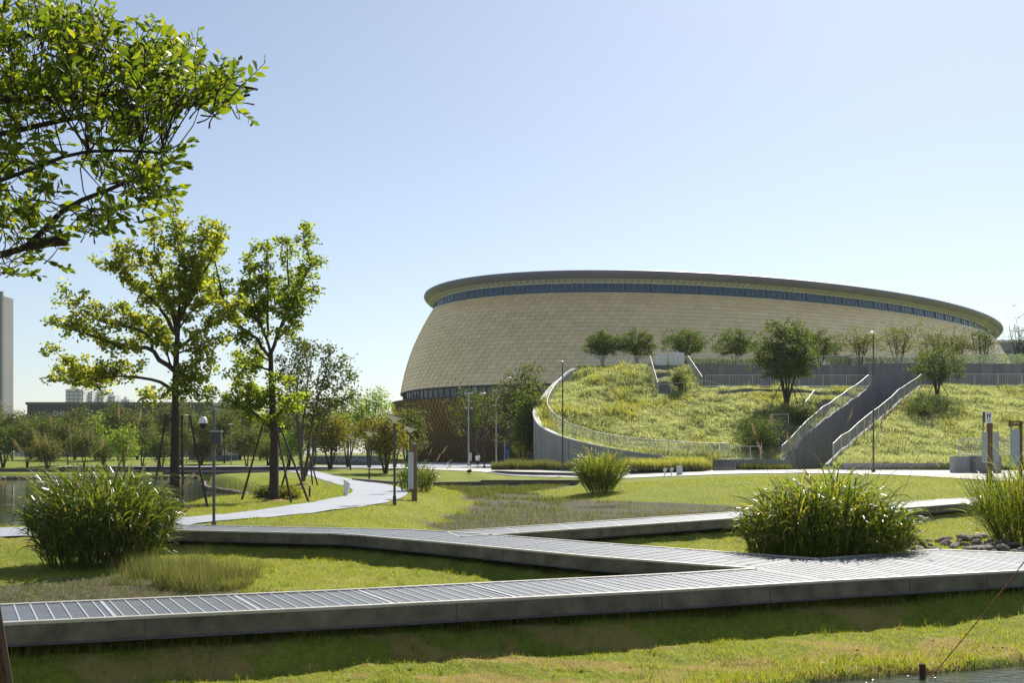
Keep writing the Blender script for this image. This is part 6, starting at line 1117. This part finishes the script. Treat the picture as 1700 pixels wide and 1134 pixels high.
# ================================================================== PERSON
M['skin'] = surf('skin', (0.42, 0.25, 0.17), (0.38, 0.22, 0.15), 0.6); M['tee'] = surf('white_tee', (0.75, 0.75, 0.78), (0.68, 0.68, 0.71), 0.8); M['shorts'] = surf('black_shorts', (0.02, 0.02, 0.022), (0.015, 0.015, 0.016), 0.8); M['hair'] = surf('black_hair', (0.02, 0.017, 0.015), (0.012, 0.01, 0.01), 0.6)
def person(loc):
    J = {'pelvis': (0, 0, 0.93, .13), 'waist': (0, 0, 1.08, .12), 'chest': (0, 0.0, 1.30, .15), 'neck': (0, 0.01, 1.45, .055), 'head0': (0, 0.02, 1.53, .075), 'head1': (0, 0.03, 1.62, .088), 'head2': (0, 0.02, 1.68, .06)}
    for s, sg in (('l', -1), ('r', 1)):
        ph = sg * 0.16
        J.update({'sh' + s: (sg * .17, 0, 1.39, .062), 'el' + s: (sg * .24, -ph * 0.5, 1.12, .042), 'wr' + s: (sg * .25, ph * 0.3 + 0.05, 0.88, .03), 'ha' + s: (sg * .25, ph * 0.3 + 0.07, 0.80, .032), 'hi' + s: (sg * .09, 0, 0.88, .095), 'kn' + s: (sg * .10, ph + 0.03, 0.49, .06), 'an' + s: (sg * .10, ph * 1.4 - 0.05, 0.09, .036), 'to' + s: (sg * .11, ph * 1.4 + 0.12, 0.04, .035)})
        for f in range(4): J[f'f{f}{s}'] = (sg * (.235 + f * .012), ph * 0.3 + 0.06 + f * 0.012, 0.72 + 0.006 * abs(f - 1.5), .0095)
        J['th' + s] = (sg * .215, ph * 0.3 + 0.11, 0.77, .011)
    E_ = [('pelvis', 'waist'), ('waist', 'chest'), ('chest', 'neck'), ('neck', 'head0'), ('head0', 'head1'), ('head1', 'head2')]
    for s in 'lr': E_ += [('chest', 'sh' + s), ('sh' + s, 'el' + s), ('el' + s, 'wr' + s), ('wr' + s, 'ha' + s), ('pelvis', 'hi' + s), ('hi' + s, 'kn' + s), ('kn' + s, 'an' + s), ('an' + s, 'to' + s), ('ha' + s, 'th' + s)] + [('ha' + s, f'f{f}{s}') for f in range(4)]
    names = list(J); me = bpy.data.meshes.new('body'); me.from_pydata([J[n][:3] for n in names], [(names.index(a), names.index(b)) for a, b in E_], []); root = empty('person', loc, R(8)); b = link('body', me, root); me.materials.append(M['skin'])
    sk = b.modifiers.new('skin', 'SKIN'); sk.use_smooth_shade = True
    for i, n in enumerate(names): me.skin_vertices[0].data[i].radius = (J[n][3],) * 2; me.skin_vertices[0].data[i].use_root = (n == 'pelvis')
    ss = b.modifiers.new('sub', 'SUBSURF'); ss.levels = 1; ss.render_levels = 1
    # t-shirt with sleeves, shorts, hair, shoes
    def loft(name, rows, mat, n=14):
        mb = MB(); V = [(cx + rx * math.cos(2 * math.pi * j / n), cy + ry * math.sin(2 * math.pi * j / n), z) for (cx, cy, z, rx, ry) in rows for j in range(n)]; mb.add(V, [(i * n + j, i * n + (j + 1) % n, (i + 1) * n + (j + 1) % n, (i + 1) * n + j) for i in range(len(rows) - 1) for j in range(n)]); return mb.build(name, mat, root, True)
    sh_ = loft('shirt', [(0, 0, 0.86, .185, .135), (0, 0, 1.05, .175, .13), (0, 0, 1.25, .20, .145), (0, 0, 1.38, .205, .13), (0, 0, 1.44, .13, .09), (0, 0.01, 1.46, .068, .066)], M['tee'])
    for sg in (-1, 1): MB().tube([(sg * .15, 0, 1.40), (sg * .20, -sg * .03, 1.28), (sg * .235, -sg * .06, 1.17)], [.075, .075, .07], 10, False).build('sleeve', M['tee'], sh_, True)
    so_ = loft('shorts', [(0, 0, 0.78, .175, .13), (0, 0, 0.9, .17, .13), (0, 0, 0.98, .165, .125)], M['shorts'])
    for sg in (-1, 1):
        MB().tube([(sg * .085, 0, 0.84), (sg * .10, sg * .10, 0.66), (sg * .10, sg * .15 + .02, 0.52)], [.11, .105, .095], 10, False).build('leg', M['shorts'], so_, True)
        MB().box((sg * .105, sg * .224 + 0.03, 0.045), (.10, .26, .09)).build('shoe', M['shorts'], root, bevel=0.03)
    hb = MB().lathe([(.105, 1.545), (.11, 1.62), (.10, 1.69), (.06, 1.735), (0, 1.75)], (0, 0.012, 0), 14).build('hair', M['hair'], root, True)
    # face, turned away from the viewer
    MB().box((0, 0.125, 1.60), (.028, .035, .045)).build('nose', M['skin'], root, bevel=0.01)
    for sg in (-1, 1): MB().box((sg * .035, 0.112, 1.632), (.028, .012, .014)).build('eye', M['black'], root); MB().box((sg * .098, 0.02, 1.60), (.018, .035, .06)).build('ear', M['skin'], root, bevel=0.006)
    MB().box((0, 0.112, 1.562), (.045, .012, .01)).build('mouth', M['wood'], root)
    tag(root, 'person in white t-shirt and black shorts walking away towards the arena', 'person')
xp = X(793, 113); person((xp, 113, gh(xp, 113) + 0.05))
# ================================================================== HAZE
m, t, o = new_mat('haze_air'); vp = N(t, 'VolumePrincipled'); vp.inputs['Color'].default_value = (0.92, 0.95, 1.0, 1); vp.inputs['Density'].default_value = 0.00012; vp.inputs['Anisotropy'].default_value = 0.0; t.links.new(vp.outputs[0], o.inputs['Volume'])
hz = MB().box((0, 2600, 40), (34000, 5900, 90)).build('haze', m); hz['kind'] = 'stuff'; hz['label'] = 'thin pale haze in the air over the park'
# joints cast into the big concrete walls
for o_ in list(bpy.data.objects):
    if o_.name.startswith('retaining_wall') and o_.type == 'MESH' and 'long' in o_.get('label', ''):
        xs = [v.co.x for v in o_.data.vertices]; y_ = min(v.co.y for v in o_.data.vertices); z0_, z1_ = min(v.co.z for v in o_.data.vertices), max(v.co.z for v in o_.data.vertices)
        for x_ in np.arange(min(xs) + 2, min(max(xs), 80), 3.2): MB().box((x_, y_ - 0.004, (z0_ + z1_) / 2), (0.05, 0.03, z1_ - z0_ - 0.02)).build('form_joint', M['pole_grey'], o_)
